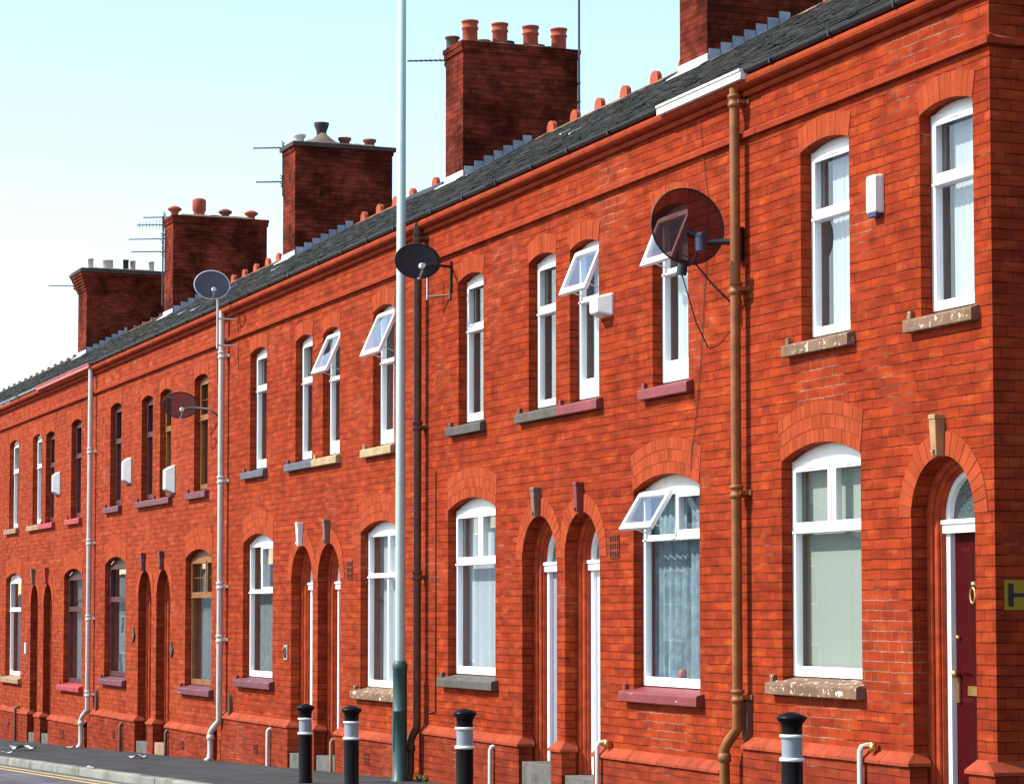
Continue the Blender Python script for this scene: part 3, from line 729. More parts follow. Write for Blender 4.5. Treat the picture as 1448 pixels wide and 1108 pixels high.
FAC_TOP = 4.57
def house(label, pair, x0, x1, wins, doors, brick, gutter, group, gable=None, left_end=False):
    """wins: list of dict(L,R,upper,spec,sill_x)"""
    zp = pair['zp']; loc = ((x0+x1)/2, 0, zg((x0+x1)/2))
    h = thing('terraced_house', label, 'house', loc, group=group); ROOT[h] = Vector(loc)
    # ---- front wall with arched openings
    zb = min(zg(x0), zg(x1)) - .25
    outer = [(x0, zb)]
    for d in sorted(doors, key=lambda d: d['L']):
        outer += [(d['L'], zb)] + list(reversed(arch_pts(d['L'], d['R'], pair['dspring'], pair['dcrown'], 24))) + [(d['R'], zb)]
    outer += [(x1, zb), (x1, FAC_TOP + zs(x1)), (x0, FAC_TOP + zs(x0))]
    polys = [outer]; lv = []
    for w in wins:
        if w['upper']: sp, cr, sl = w['crown']-.062, w['crown'], pair['usill'] + w.get('dz', 0)
        else: sp, cr, sl = pair['gcrown']-.13, pair['gcrown'], pair['gsill'] + w.get('dz', 0)
        w['lv'] = (sl, sp, cr)
        polys.append(loop_pts(w['L'], w['R'], sl+.03, sp, cr, 14))
    flat = [p for q in polys for p in q]
    tris = tessellate_polygon([[Vector((x, z, 0)) for x, z in q] for q in polys])
    mb = MB(); mb.add([(x, 0, z) for x, z in flat], [tuple(t) for t in tris])
    for q in polys[1:]:
        k = len(q); mb.add([(x, 0, z) for x, z in q] + [(x, REV+.002, z) for x, z in q], [(i, (i+1) % k, k+(i+1) % k, k+i) for i in range(k)])
    mb.build('wall', brick, h, v0=zp)
    MB().add([(x0, DEPTH, zb), (x1, DEPTH, zb), (x1, DEPTH, EAVE_Z+zs(x1)), (x0, DEPTH, EAVE_Z+zs(x0))], [(0,1,2,3)]).build('rear_wall', brick, h, v0=zp)
    # ---- plinth in segments between the doors, splayed moulding on top
    px0 = x0 + (.16 if pair['x0'] == x0 else 0); px1 = x1 - (.27 if pair['x1'] == x1 and gable is None else 0)
    segs = []; c = px0
    for d in sorted(doors, key=lambda d: d['L']):
        segs.append((c, d['L']+.035, c != px0, True)); c = d['R']-.035
    segs.append((c, px1, c != px0, False))
    segs = [q for q in segs if q[1]-q[0] > .03]
    pj = .055; cz = .105
    for a, b, ra, rb in segs:
        pm = MB(); cm = MB()
        pm.box(a, b, -pj, .1 if (ra or rb) else -.001, zb, zp+.002)
        y1 = .12
        A, B = a-.025*(ra), b+.025*(rb)
        yf = -pj-.025
        # front slope with mitred returns at the jambs
        e0 = .06 if ra else 0; e1 = .06 if rb else 0
        nb_ = max(1, int(round((B-A)/.225)))
        for q in range(nb_):
            a0, a1 = A+(B-A)*q/nb_, A+(B-A)*(q+1)/nb_; a0 += .002 if q else 0; a1 -= .002 if q < nb_-1 else 0
            t0 = a0 + (e0 if q == 0 else 0); t1 = a1 - (e1 if q == nb_-1 else 0); j = random.uniform(-.003, .003)
            cm.add([(a0, yf+j, zp+.0025), (a1, yf+j, zp+.0025), (a1, yf+j, zp+.028), (a0, yf+j, zp+.028), (t1, -.001, zp+cz), (t0, -.001, zp+cz), (a1, .1, zp+.0025), (a0, .1, zp+.0025)],
                   [(0,1,2,3), (3,2,4,5), (0,7,6,1), (1,6,4,2), (0,3,5,7)])
        if rb: cm.add([(B, yf, zp+.0025), (B, y1, zp+.0025), (B, y1, zp+.028), (B, yf, zp+.028), (B-e1, y1, zp+cz), (B-e1, -.001, zp+cz)], [(0,1,2,3), (3,2,4,5)])
        else: cm.add([(B, yf, zp+.0025), (B, -.001, zp+.0025), (B, -.001, zp+cz), (B, yf, zp+.028)], [(0,1,2,3)])
        if ra: cm.add([(A, yf, zp+.0025), (A, y1, zp+.0025), (A, y1, zp+.028), (A, yf, zp+.028), (A+e0, y1, zp+cz), (A+e0, -.001, zp+cz)], [(3,2,1,0), (5,4,3,2)] if False else [(0,1,2,3), (3,2,4,5)])
        else: cm.add([(A, yf, zp+.0025), (A, -.001, zp+.0025), (A, -.001, zp+cz), (A, yf, zp+.028)], [(0,1,2,3)])
        po = pm.build('plinth', 'brick_low', h, v0=zp); cm.build('plinth_moulding', 'plinthcap', po)
    # ---- string course, cornice, gutter
    sc = MB(); X1 = x1 + (.05 if gable else 0)
    x = x0
    while x < X1 - .01:
        b = min(x + .225, X1); j = random.uniform(-.002, .002)
        sc.prism([(-.05+j, 4.188), (-.055+j, 4.232), (-.03+j, 4.25), (-.001, 4.268), (-.001, 4.188)], x+.001, b-.001); x = b
    sc.shear(zs); sc.build('string_course', 'terracotta', h)
    co = MB(); x = x0; X1 = x1 + (.1 if gable else 0)
    roll = [(-.1 + .0, 4.66)] 
    prof = [(-.001, 4.555), (-.04, 4.555), (-.05, 4.575), (-.05, 4.597), (-.03, 4.603), (-.08, 4.608)]
    for i in range(7):
        a = -PI/2 + PI*i/6; prof.append((-.08 - .05*math.cos(a), 4.66 + .05*math.sin(a)))
    prof += [(-.03, 4.712), (-.001, 4.712)]
    while x < X1 - .01:
        b = min(x + .3, X1); co.prism(prof, x+.002, b-.002); x = b
    co.shear(zs); co.build('cornice', 'terracotta', h)
    for (g0, g1, gm) in gutter:
        gu = MB(); pr = []
        for i in range(9):
            a = PI + PI*i/8; pr.append((-.105 + .046*math.cos(a), 4.756 + .042*math.sin(a)))
        if gm in ('gutter_pale', 'gutter_red'):
            pr = [(-.175, 4.668), (-.075, 4.668), (-.075, 4.757), (-.185, 4.757), (-.185, 4.737), (-.172, 4.727)]
        else: pr = pr + [(-.064, 4.762), (-.146, 4.762)]
        gu.prism(pr, g0, g1); gu.shear(zs)
        go = gu.build('gutter', gm, h)
        xb = g0 + .5
        while xb < g1 - .2 and gm not in ('gutter_pale', 'gutter_red'):
            MB().box(xb-.012, xb+.012, -.155, -.06, 4.709, 4.768).shear(zs).build('gutter_bracket', gm, go); xb += 1.05
    ro = roof(h, x0, x1 + (.06 if gable else 0))
    n = int((x1-x0)/.94)
    crests(ro, h, [x0 + .35 + i*.94 for i in range(n+1) if x0+.35+i*.94 < x1-.1 and not any(a-.15 < x0+.35+i*.94 < b+.15 for a, b in STACKS)])
    if gable:
        gw = MB(); bk = 2*RIDGE_Y-EAVE_Y; X = x1
        gw.add([(X, 0, zb), (X, DEPTH, zb), (X, DEPTH, EAVE_Z-.05), (X, RIDGE_Y, RIDGE_Z-.05), (X, 0, zroof(0)-.05)], [(0,1,2,3,4)])
        gw.build('gable_wall', brick, h, v0=zp)
        t = MB()
        t.prism([(X+.05, 4.188), (X+.055, 4.232), (X+.03, 4.25), (X+.001, 4.268), (X+.001, 4.188)], -.05, DEPTH, 'y')
        t.build('string_course', 'terracotta', h)
        t = MB(); t.prism([(X+.001, 4.555), (X+.05, 4.555), (X+.05, 4.6), (X+.1, 4.62), (X+.11, 4.66), (X+.1, 4.7), (X+.001, 4.704)], -.1, DEPTH, 'y')
        t.build('cornice', 'terracotta', h)
        t = MB(); t.box(X, X+.055, -.055, DEPTH, zb, zp+.002); t.build('plinth', 'brick_low', h, v0=zp)
        t = MB(); t.prism([(X+.001, zp+.0025), (X+.08, zp+.0025), (X+.08, zp+.028), (X+.001, zp+.105)], -.08, DEPTH, 'y'); t.build('plinth_moulding', 'plinthcap', h)
    for w in wins:
        sl, sp, cr = w['lv']
        window(h, zp, w['spec'], w['L'], w['R'], sl, sp, cr, w['upper'], w.get('sx'))
    for d in doors:
        sp = dict(d['spec']); sp['brick'] = brick
        door(h, zp, sp, d['L'], d['R'], pair['dspring'], pair['dcrown'], pair['key'], d.get('cl'), d.get('cr'))
    return h
M['toy'] = plain_mat('red_ornament', (.42, .15, .16), .5, .1, 9, .4)

def S(frame, sill, curtain, **k):
    d = dict(frame=frame, sill=sill, curtain=curtain); d.update(k); return d
def W(Lx, Rx, upper, spec, crown=None, **k):
    d = dict(L=Lx, R=Rx, upper=upper, spec=spec, crown=crown); d.update(k); return d
def D(Lx, Rx, door_, frame, key, **k):
    cl = k.pop('cl', None); cr = k.pop('cr', None)
    sp = dict(door=door_, frame=frame, key=key); sp.update(k)
    return dict(L=Lx, R=Rx, spec=sp, cl=cl, cr=cr)

BX = [-69.4, -59.9, -50.3, -40.6, -31.15, -21.72, -12.68, -4.16, 0.]      # pair boundaries at the drainpipes
STACKS = [(-51.0, -49.95), (-40.95, -40.12), (-31.27, -30.45), (-22.0, -21.2), (-13.2, -12.4)]
GRP = 'red brick houses of the terrace'
P4 = dict(zp=-1.18, gsill=-.69, gcrown=1.41, dspring=.735, dcrown=1.19, key=1.5, usill=2.16, x0=BX[7], x1=BX[8])
P3 = dict(zp=-1.42, gsill=-.85, gcrown=1.30, dspring=.56, dcrown=1.02, key=1.32, usill=2.025, x0=BX[6], x1=BX[7])
P2 = dict(zp=-1.585, gsill=-1.085, gcrown=1.145, dspring=.44, dcrown=.92, key=1.235, usill=1.96, x0=BX[5], x1=BX[6])
P1 = dict(zp=-1.87, gsill=-1.29, gcrown=1.0, dspring=.25, dcrown=.72, key=1.025, usill=1.80, x0=BX[4], x1=BX[5])
P0 = dict(zp=-2.12, gsill=-1.5, gcrown=.85, dspring=.15, dcrown=.58, key=.91, usill=1.70, x0=BX[3], x1=BX[4])

# --- corner house
h9 = house('corner house with dark red front door at the right end of the terrace', P4, BX[7], BX[8],
  [W(-3.35, -1.98, 0, S('upvc', 'sill_brown', 'blind', tr=.66, mull=.53, fold=.002, cdep=.13), sx=(-3.52, -1.93)),
   W(-2.97, -2.13, 1, S('upvc', 'sill_brown', 'net', tr=.62, fold=.006, cx0=.12), 3.935, sx=(-3.2, -2.05)),
   W(-1.01, -.24, 1, S('upvc', 'sill_brown', 'net', tr=.63, fold=.004, cx0=.1), 3.895, sx=(-1.17, -.17))],
  [D(-1.19, -.27, 'reddoor', 'upvc', 'key_tan', knocker=True)], 'brick', [(BX[7]+.42, .1, 'black')], GRP, gable=True)
# --- pair with the big dish
h8 = house('house with maroon sills and blue curtains, left of the brown drainpipe', P3, -8.25, BX[7],
  [W(-6.44, -4.97, 0, S('upvc', 'sill_maroon', 'blue_curtain', tr=.735, mull=.52, open=(0,), ang=32, fold=.022, per=.12, board='cream', cdep=.12, toy=(-5.75, -.62)), sx=(-6.62, -4.88)),
   W(-8.02, -7.27, 1, S('upvc', 'sill_maroon', 'net', tr=.635, open=(0,), ang=23, bot=.2, cx0=.06), 3.775, sx=(-8.25, -7.17)),
   W(-5.98, -5.19, 1, S('upvc', 'sill_maroon', 'net', tr=.635, open=(0,), ang=23, bot=.2, cx0=.08), 3.83, sx=(-6.17, -5.08))],
  [D(-8.16, -7.26, 'upvc', 'upvc', 'sill_maroon', cl=-8.27, brass=False)], 'brick', [(-8.25, -5.5, 'black'), (-5.495, BX[7]+.415, 'gutter_pale')], GRP)
h7 = house('house with grey sills and lilac grey door, right of the lamp post', P3, BX[6], -8.25,
  [W(-11.68, -10.15, 0, S('upvc', 'sill_grey', 'net', tr=.66, mull=.55, fold=.01, cdep=.16), sx=(-11.83, -10.06)),
   W(-11.33, -10.53, 1, S('upvc', 'sill_grey', 'net_grey', tr=.63, bot=.09), 3.85, sx=(-11.57, -10.44)),
   W(-9.16, -8.40, 1, S('upvc', 'sill_grey', 'net_grey', tr=.63), 3.79, sx=(-9.4, -8.254))],
  [D(-9.35, -8.38, 'greydoor', 'upvc', 'key_grey', cr=-8.27, stepmat='stone', step=.28, brass=False)], 'brick', [(BX[6]+.3, -8.25, 'black')], GRP)
# --- pair behind the lamp post
h6 = house('house with flaking tan sills directly behind the lamp post', P2, -16.9, BX[6],
  [W(-14.94, -13.35, 0, S('upvc', 'sill_brown', 'net', tr=.70, mull=.52, lmull=1, fold=.012, cx0=.2, inner=()), sx=(-15.1, -13.25)),
   W(-16.60, -15.85, 1, S('upvc', 'sill_cream', 'net_dim', tr=.6, open=(0,), ang=24, bot=.17), 3.785, sx=(-16.895, -15.78)),
   W(-14.46, -13.63, 1, S('upvc', 'sill_cream', 'net', tr=.6, open=(0,), ang=24, bot=.17, cx0=.1), 3.84, sx=(-14.76, -13.55))],
  [D(-16.79, -15.79, 'plumdoor', 'upvc', 'key_grey', cl=-16.9, brass=False)], 'brick_b', [(-16.9, BX[6]+.295, 'black')], GRP)
h5 = house('house with a white keystone and slate blue upper sills', P2, BX[5], -16.9,
  [W(-20.55, -18.97, 0, S('upvc', 'sill_plum', 'net_dim', tr=.62, mull=.42, fold=.012, inner=(1,), toy=(-19.25, -.35)), sx=(-20.8, -18.85)),
   W(-20.22, -19.34, 1, S('upvc', 'sill_slate', 'net_dim', tr=.66, bot=.12), 3.86, sx=(-20.48, -19.27)),
   W(-17.88, -17.09, 1, S('upvc', 'sill_slate', 'net_dim', tr=.63, bot=.1), 3.81, sx=(-18.2, -16.905))],
  [D(-18.04, -17.02, 'upvc', 'upvc', 'key_white', cr=-16.9, brass=False)], 'brick_b', [(BX[5]+.3, -16.9, 'black')], GRP)
# --- pair with plum and golden timber windows
h4 = house('house with golden brown timber windows and plum sills', P1, -26.16, BX[5],
  [W(-24.02, -22.37, 0, S('goldwood', 'sill_plum', 'net_dim', tr=.68, mull=.6, lead=1, cx0=.25, board='goldwood'), sx=(-24.2, -22.2)),
   W(-25.84, -25.06, 1, S('goldwood', 'sill_plum', 'dark_curtain', tr=.62, lead=1), 3.72, sx=(-26.155, -24.93)),
   W(-23.53, -22.67, 1, S('goldwood', 'sill_plum', 'dark_curtain', tr=.62, lead=1), 3.76, sx=(-23.85, -22.58))],
  [D(-25.99, -25.02, 'plumdoor', 'maroonwood', 'sill_plum', cl=-26.16, brass=False, stepmat='sill_tan')], 'brick_c', [(-26.16, BX[5]+.295, 'black')], GRP)
h3 = house('house with dark plum timber frames between the golden and red silled houses', P1, BX[4], -26.16,
  [W(-30.0, -28.29, 0, S('maroonwood', 'sill_plum', 'net_dim', tr=.66, fold=.014, cx0=.2), sx=(-30.15, -28.18)),
   W(-29.65, -28.76, 1, S('maroonwood', 'sill_plum', 'dark_curtain', tr=.62), 3.77, sx=(-29.95, -28.65)),
   W(-27.18, -26.36, 1, S('maroonwood', 'sill_plum', 'dark_curtain', tr=.62), 3.71, sx=(-27.4, -26.165))],
  [D(-27.32, -26.34, 'plumdoor', 'maroonwood', 'sill_plum', cr=-26.16, brass=False)], 'brick_c', [(BX[4]+.35, -26.16, 'black')], GRP)
h2 = house('house with bright red sills and plum frames, left of a white drainpipe', P0, -36.02, BX[4],
  [W(-33.70, -31.97, 0, S('maroonwood', 'sill_red', 'net_dim', tr=.66, fold=.008, cx0=.2), sx=(-33.95, -31.85)),
   W(-35.67, -34.78, 1, S('maroonwood', 'sill_red', 'dark_curtain', tr=.62), 3.66, sx=(-36.015, -34.65)),
   W(-33.13, -32.20, 1, S('maroonwood', 'sill_red', 'dark_curtain', tr=.62), 3.72, sx=(-33.4, -32.05))],
  [D(-35.74, -34.86, 'plumdoor', 'maroonwood', 'sill_red', cl=-36.02, brass=False)], 'brick_c', [(-35.9, BX[4]+.345, 'gutter_red')], GRP)
h1 = house('house with white frames and tan sills at the photo left edge', P0, BX[3], -36.02,
  [W(-40.0, -38.22, 0, S('upvc', 'sill_tan', 'dark_curtain', tr=.66), sx=(-40.3, -38.05)),
   W(-39.74, -38.68, 1, S('upvc', 'sill_tan', 'dark_curtain', tr=.64), 3.73, sx=(-40.0, -38.55)),
   W(-37.06, -36.11, 1, S('upvc', 'sill_tan', 'dark_curtain', tr=.64), 3.69, sx=(-37.4, -36.025))],
  [D(-37.13, -36.30, 'plumdoor', 'maroonwood', 'key_grey', cr=-36.02, brass=False)], 'brick_c', [(BX[3], -35.905, 'gutter_grey')], GRP)
# --- houses running on past the left edge: only their roofs are in view
far = []
labs = ['slate roofed house just right of the farthest chimney, near the thickest aerials', 'slate roofed house carrying the farthest corbelled chimney with pale pots',
        'slate roofed house directly left of the farthest chimney', 'slate roofed house, second left of the farthest chimney',
        'slate roofed house, third left of the farthest chimney', 'slate roofed house, last of the row at the left edge']
k = 0
for pi_ in (2, 1, 0):
    pr = dict(P0); dzp = -.25*(3-pi_); pr.update(zp=P0['zp']+dzp, gsill=P0['gsill']+dzp, gcrown=P0['gcrown']+dzp*.6, dspring=.15+dzp*.6, dcrown=.58+dzp*.6, key=.91+dzp*.6, usill=1.7+dzp*.4, x0=BX[pi_], x1=BX[pi_+1])
    a, b = BX[pi_], BX[pi_+1]; mid = (a+b)/2; hw = mid-a
    for side in (1, 0):
        sg = 1 if side else -1; c = mid
        def R_(u, v): return (c + sg*u, c + sg*v) if side else (c + sg*v, c + sg*u)
        u1 = R_(.15, .95); u2 = R_(2.8, 3.65); gw = R_(2.4, 4.0); dd = R_(.12, 1.08)
        sp = S('upvc' if (k % 2) else 'maroonwood', 'sill_tan' if k % 2 else 'sill_plum', 'net_dim', tr=.63)
        hh = house(labs[k], pr, mid if side else a, b if side else mid,
            [W(*gw, 0, sp), W(*u1, 1, sp, 3.69+dzp*.3, sx=(min(u1)-(.13 if side else .1), max(u1)+(.1 if side else .13))), W(*u2, 1, sp, 3.73+dzp*.3)],
            [D(*dd, 'plumdoor', 'maroonwood', 'key_grey', brass=False, **({'cl': mid} if side else {'cr': mid}))], 'brick_c', [((mid if side else a), (b if side else mid), 'black')], GRP)
        far.append(hh); k += 1

# --- chimneys belong to the house on their left
chimney(h7, -13.2, -12.4, 9.05, 'plain', [(.12, 'roll', 'pot', 0), (.36, 'roll', 'pot', 0), (.62, 'roll', 'pot', 0), (.86, 'roll', 'pot', 0)])
chimney(h6 if False else h5, -22.0, -21.2, 9.0, 'plain', [(.12, 'roll', 'pot', .08), (.38, 'roll', 'pot', .08), (.65, 'roll', 'pot', .08), (.9, 'roll', 'pot', .08),
        (.02, 'stub', 'flaunch', -.2), (.3, 'stub', 'flaunch', -.25), (.5, 'stub', 'pot_black', -.2), (.78, 'stub', 'flaunch', -.25)])
chimney(h3, -31.27, -30.45, 9.0, 'slab', [(.1, 'short', 'pot_pale', 0), (.33, 'flare', 'pot_black', 0), (.57, 'short', 'pot_dark', 0), (.83, 'short', 'pot_dark', 0)])
chimney(h1, -40.95, -40.12, 9.0, 'plain', [(.06, 'mushroom', 'pot', 0), (.32, 'tall', 'pot', 0), (.6, 'mushroom', 'pot_dark', 0), (.88, 'mushroom', 'pot', 0)], y1=5.9)
chimney(far[1], -51.0, -49.95, 9.02, 'corbel', [(.1, 'cowl', 'pot_pale', 0), (.32, 'wide', 'pot_pale', 0), (.54, 'cowl', 'pot_black', .1), (.64, 'cowl', 'pot_pale', 0), (.88, 'cowl', 'pot_pale', 0)], y0=3.8, y1=5.9)

# --- drainpipes (each on the house at its left)
drainpipe(h8, -4.0, P3['zp'], 'iron_brown', 4.62, (4.5, 2.84, 1.05, -.73), -.17, -1.0)
drainpipe(h6, -12.45, P2['zp'], 'iron_dark', 4.62, (4.45, 2.2, .43), -.1, -1.33)
drainpipe(h4, -21.47, P1['zp'], 'pipe_white', 4.58, (3.9, 2.0, .4, -.4), -.33, -1.62)
drainpipe(h2, -30.9, P0['zp'], 'pipe_white', 4.55, (3.0, 1.3, -.1, -1.5), -.35, -1.78)
# small things fixed to the walls
waste_pipe(h9, -1.85, -1.06, 'pipe_white', tap=1); waste_pipe(h8, -7.1, -1.28, 'pipe_white', tap=1)
waste_pipe(h7, -10.05, -1.46, 'pipe_white'); waste_pipe(h5, -18.85, -1.64, 'pipe_white'); waste_pipe(h6, -15.85, -1.65, 'sill_tan')
waste_pipe(h3, -28.2, -1.94, 'iron_dark', .03); waste_pipe(h4, -24.85, -1.92, 'iron_dark', .03); waste_pipe(h1, -38.2, -2.0, 'iron_dark', .03)
air_brick(h8, -6.88, .65, .22, .23); air_brick(h6, -15.38, .55, .22, .23)
for h, x, z in ((h5, -19.6, -1.95), (h6, -14.5, -1.82), (h3, -28.9, -2.15), (h4, -23.9, -2.1), (h2, -33.4, -2.35), (h1, -39.2, -2.4)):
    air_brick(h, x, z, .2, .14, -.058, 'brick_low')
for h, x, z in ((h9, -3.98, -.93), (h5, -21.15, -1.4), (h3, -30.5, -1.6)):     # oval iron shields beside the pipes
    mb = MB(); n = 18; pts = [(x + .06*math.cos(2*PI*i/n), z + .19*math.sin(2*PI*i/n)) for i in range(n)]
    mb.prism(pts, -.055, -.002, 'y') if False else mb.add([(a, -.05, b) for a, b in pts] + [(x+(a-x)*1.15, -.002, z+(b-z)*1.1) for a, b in pts], [tuple(range(n))] + [(i, (i+1) % n, n+(i+1) % n, n+i) for i in range(n)])
    mb.build('vent_shield', 'iron_dark', h)
cb = MB()      # cable that drops from the gutter past the big dish and over the window arch
cb.tube([(-4.9, -.02, 4.5), (-4.86, -.012, 4.3), (-4.8, -.012, 4.0), (-4.73, -.012, 3.76), (-4.78, -.012, 3.2), (-4.9, -.012, 2.3), (-5.02, -.012, 1.75), (-5.1, -.014, 1.5), (-5.12, -.014, 1.3)], .004, 6)
cb.build('cable', 'iron_dark', h8)
cb = MB(); cb.tube([(-12.08, -.012, 1.66), (-12.075, -.012, .4), (-12.07, -.012, -1.15), (-12.3, -.012, -1.17)], .008, 6); cb.build('cable', 'iron_dark', h7)
cb = MB(); cb.tube([(-22.0, -.012, 4.5), (-22.1, -.012, 3.9), (-22.05, -.012, 3.5)], .006, 6); cb.build('cable', 'black', h4)
M['slab_grey'] = plain_mat('worn_number_plate', (.28, .25, .22), .7, .2, 12, .3)
# number plate and small dark plaques by the doors
mb = MB(); x, z = -18.26, -.55; mb.box(x-.09, x+.09, -.018, -.001, z-.105, z+.105, 0)
mb.tube([(x + .045*math.cos(2*PI*i/20), -.022, z + .065*math.sin(2*PI*i/20)) for i in range(21)], .013, 6, 1, cap=False)
mb.build('number_plaque', ['slab_grey', 'black'], h5, bevel=.004)
for h, x, z in ((h3, -27.6, -.38), (h4, -24.85, -.6)):
    mb = MB(); mb.prism([(x-.1, z), (x, z-.13), (x+.1, z), (x, z+.13)], -.03, -.001, 'y'); mb.build('wall_plaque', 'iron_dark', h)
MB().box(-37.62, -37.5, -.03, -.001, -.85, -.62).build('wall_plaque', 'plastic_w', h1, bevel=.004)
for h, x, y, ln in ((h7, -12.95, 2.05, .07), (h6, -15.3, 2.9, .05), (h4, -27.2, 2.3, .3), (h3, -29.8, 1.5, .34), (h2, -33.6, 2.2, .36), (h2, -32.6, 3.0, .1)):
    t = MB(); A = [(x, y, zroof(y)+zs(x)+.034), (x+ln, y, zroof(y)+zs(x)+.034), (x+ln, y+.14, zroof(y+.14)+zs(x)+.03), (x, y+.14, zroof(y+.14)+zs(x)+.03)]
    t.hexa([(a, b, c-.028) for a, b, c in A], A); t.build('lead_patch', 'lead_w' if ln < .1 else 'lead', h)
# dark strip of felt patching the roof beside the chimney
mb = MB(); n_ = 8; Y = 3.75; v = []; f = []
for i in range(n_+1):
    x = -25.6 + 3.55*i/n_; yy = 4.35 - .62*i/n_
    for dy, dz in ((0, .03), (.0, .085), (.16, .085), (.16, .03)): v.append((x, yy+dy-.08, zroof(yy+dy-.08)+zs(x)+dz+random.uniform(0, .01)))
for i in range(n_):
    for a in range(4): f.append((4*i+a, 4*i+(a+1) % 4, 4*i+4+(a+1) % 4, 4*i+4+a))
mb.add(v, f); mb.build('roof_patch', 'black', h4)

# ------------------------------------------------------------------ satellite dishes
def frame_axes(n):
    n = Vector(n).normalized(); u = Vector((0,0,1)).cross(n).normalized(); v = n.cross(u); return n, u, v
def dish(label, loc, axis, rw, rh, dmat, wall, pole=None, arm='down', feed='plastic_g', rim=None):
    o = local_thing('satellite_dish', label, 'satellite dish', loc, group='satellite dishes on the house fronts')
    n, u, v = frame_axes(axis); D_ = .12*rw; K = 36; R_ = 7; vs = []; fs = []
    for side, off in ((0, 0.), (1, -.012)):
        for i in range(R_+1):
            q = i/R_
            for k_ in range(K):
                a = 2*PI*k_/K
                vs.append(u*rw*q*math.cos(a) + v*rh*q*math.sin(a) + n*(-D_*(1-q*q) + off))
    T = (R_+1)*K
    for s_ in range(2):
        for i in range(R_):
            for k_ in range(K): fs.append((s_*T+i*K+k_, s_*T+i*K+(k_+1) % K, s_*T+(i+1)*K+(k_+1) % K, s_*T+(i+1)*K+k_))
    for k_ in range(K): fs.append((R_*K+k_, R_*K+(k_+1) % K, T+R_*K+(k_+1) % K, T+R_*K+k_))
    if 'smoked' in dmat or 'plum' in dmat: fs = [f for f in fs if max(f) < T]
    MB().add(vs, fs, 0, True).build('reflector', dmat, o)
    MB().tube([u*rw*math.cos(2*PI*k_/K) + v*rh*math.sin(2*PI*k_/K) for k_ in range(K+1)], .009, 6, cap=False).build('reflector_rim', rim or 'dish_dark', o)
    f = n*(rw*.95) - v*(rh*.62); base = -v*rh*.97 - n*.02
    if arm == 'horn':
        f = n*(rw*.72) - v*(rh*.42) + u*(rw*.02); base = -v*rh*1.02 - n*.01
    am = MB(); am.tube([base, base*.55 + f*.45 - v*.07, f - v*.06], .013, 8); am.build('feed_arm', 'black' if arm == 'horn' else 'steel', o)
    fh = MB(); ax = (-n + v*.15).normalized()
    fh.tube([f - ax*.07, f - ax*.02, f + ax*.015, f + ax*.03], [.028, .03, .036, .036], 12)
    if arm == 'horn':
        fh.tube([f + u*.0 - v*.02, f - v*.14], .055, 12); 
    fh.build('feed_horn', feed if arm != 'horn' else 'blue_black', o)
    bk = MB()
    for pts, r in wall: bk.tube([Vector(p) - Vector(loc) for p in pts], r, 8)
    bk.build('bracket', pole or 'black', o)
    return o
M['blue_black'] = plain_mat('blue_black_plastic', (.02, .025, .06), .4, .2, 8, .5)
dish('large smoked see-through satellite dish in front of the open upper window', (-4.31, -.42, 3.42), (.99, -.02, .1), .35, .345, 'dish_smoked',
     [([(-4.34, -.4, 3.38), (-4.25, -.25, 3.28), (-4.05, -.05, 3.27)], .03), ([(-4.06, -.03, 3.1), (-4.06, -.03, 3.4)], .035), ([(-4.3, -.36, 3.1), (-4.25, -.2, 2.9), (-4.2, -.02, 2.72)], .009),
      ([(-4.33, -.45, 3.12), (-4.34, -.47, 2.99)], .05), ([(-4.35, -.46, 3.0), (-4.6, -.2, 2.6), (-4.75, -.01, 2.4)], .006)], arm='horn')
dish('black oval satellite dish by the lamp post, top left of a grey silled house', (-11.45, -.46, 4.03), (.98, -.14, .14), .265, .205, 'dish_dark',
     [([(-11.45, -.42, 3.98), (-11.35, -.3, 3.98), (-11.55, -.02, 4.0)], .016), ([(-11.55, -.015, 4.06), (-11.55, -.015, 3.72)], .02)])
dish('grey satellite dish on a pale pole above the gutter', (-20.95, -.4, 4.9), (.98, -.14, .14), .265, .22, 'dish_grey',
     [([(-20.98, -.36, 4.85), (-20.98, -.3, 4.7), (-20.98, -.3, 3.95)], .02), ([(-20.98, -.3, 4.4), (-20.98, -.01, 4.4)], .012), ([(-20.98, -.3, 4.0), (-20.98, -.01, 4.0)], .012)], pole='pipe_white', rim='plastic_g')
dish('plum mesh satellite dish on a curved arm over the golden window', (-22.6, -.46, 3.22), (.98, -.14, .14), .27, .205, 'dish_plum',
     [([(-22.6, -.42, 3.16), (-22.3, -.3, 3.16), (-21.98, -.16, 3.12), (-21.86, -.06, 3.02), (-21.86, -.02, 2.98)], .017), ([(-21.86, -.02, 3.08), (-21.86, -.02, 2.82)], .028)])

# spare bracket beside the dark dish
br = MB(); x0_, z0_ = -11.6, 3.68
br.tube([(0, 0, 0), (-.3, -.18, .0)], .014, 7); br.tube([(-.3, -.18, -.03), (-.3, -.18, .32)], .013, 7, 1); br.box(-.03, .03, -.02, 0, -.05, .05)
tag(br.build('pole_bracket', ['iron_dark', 'pipe_white'], loc=(x0_, 0, z0_)), 'bare white pole stub on a rusty bracket under the black dish', 'bracket')

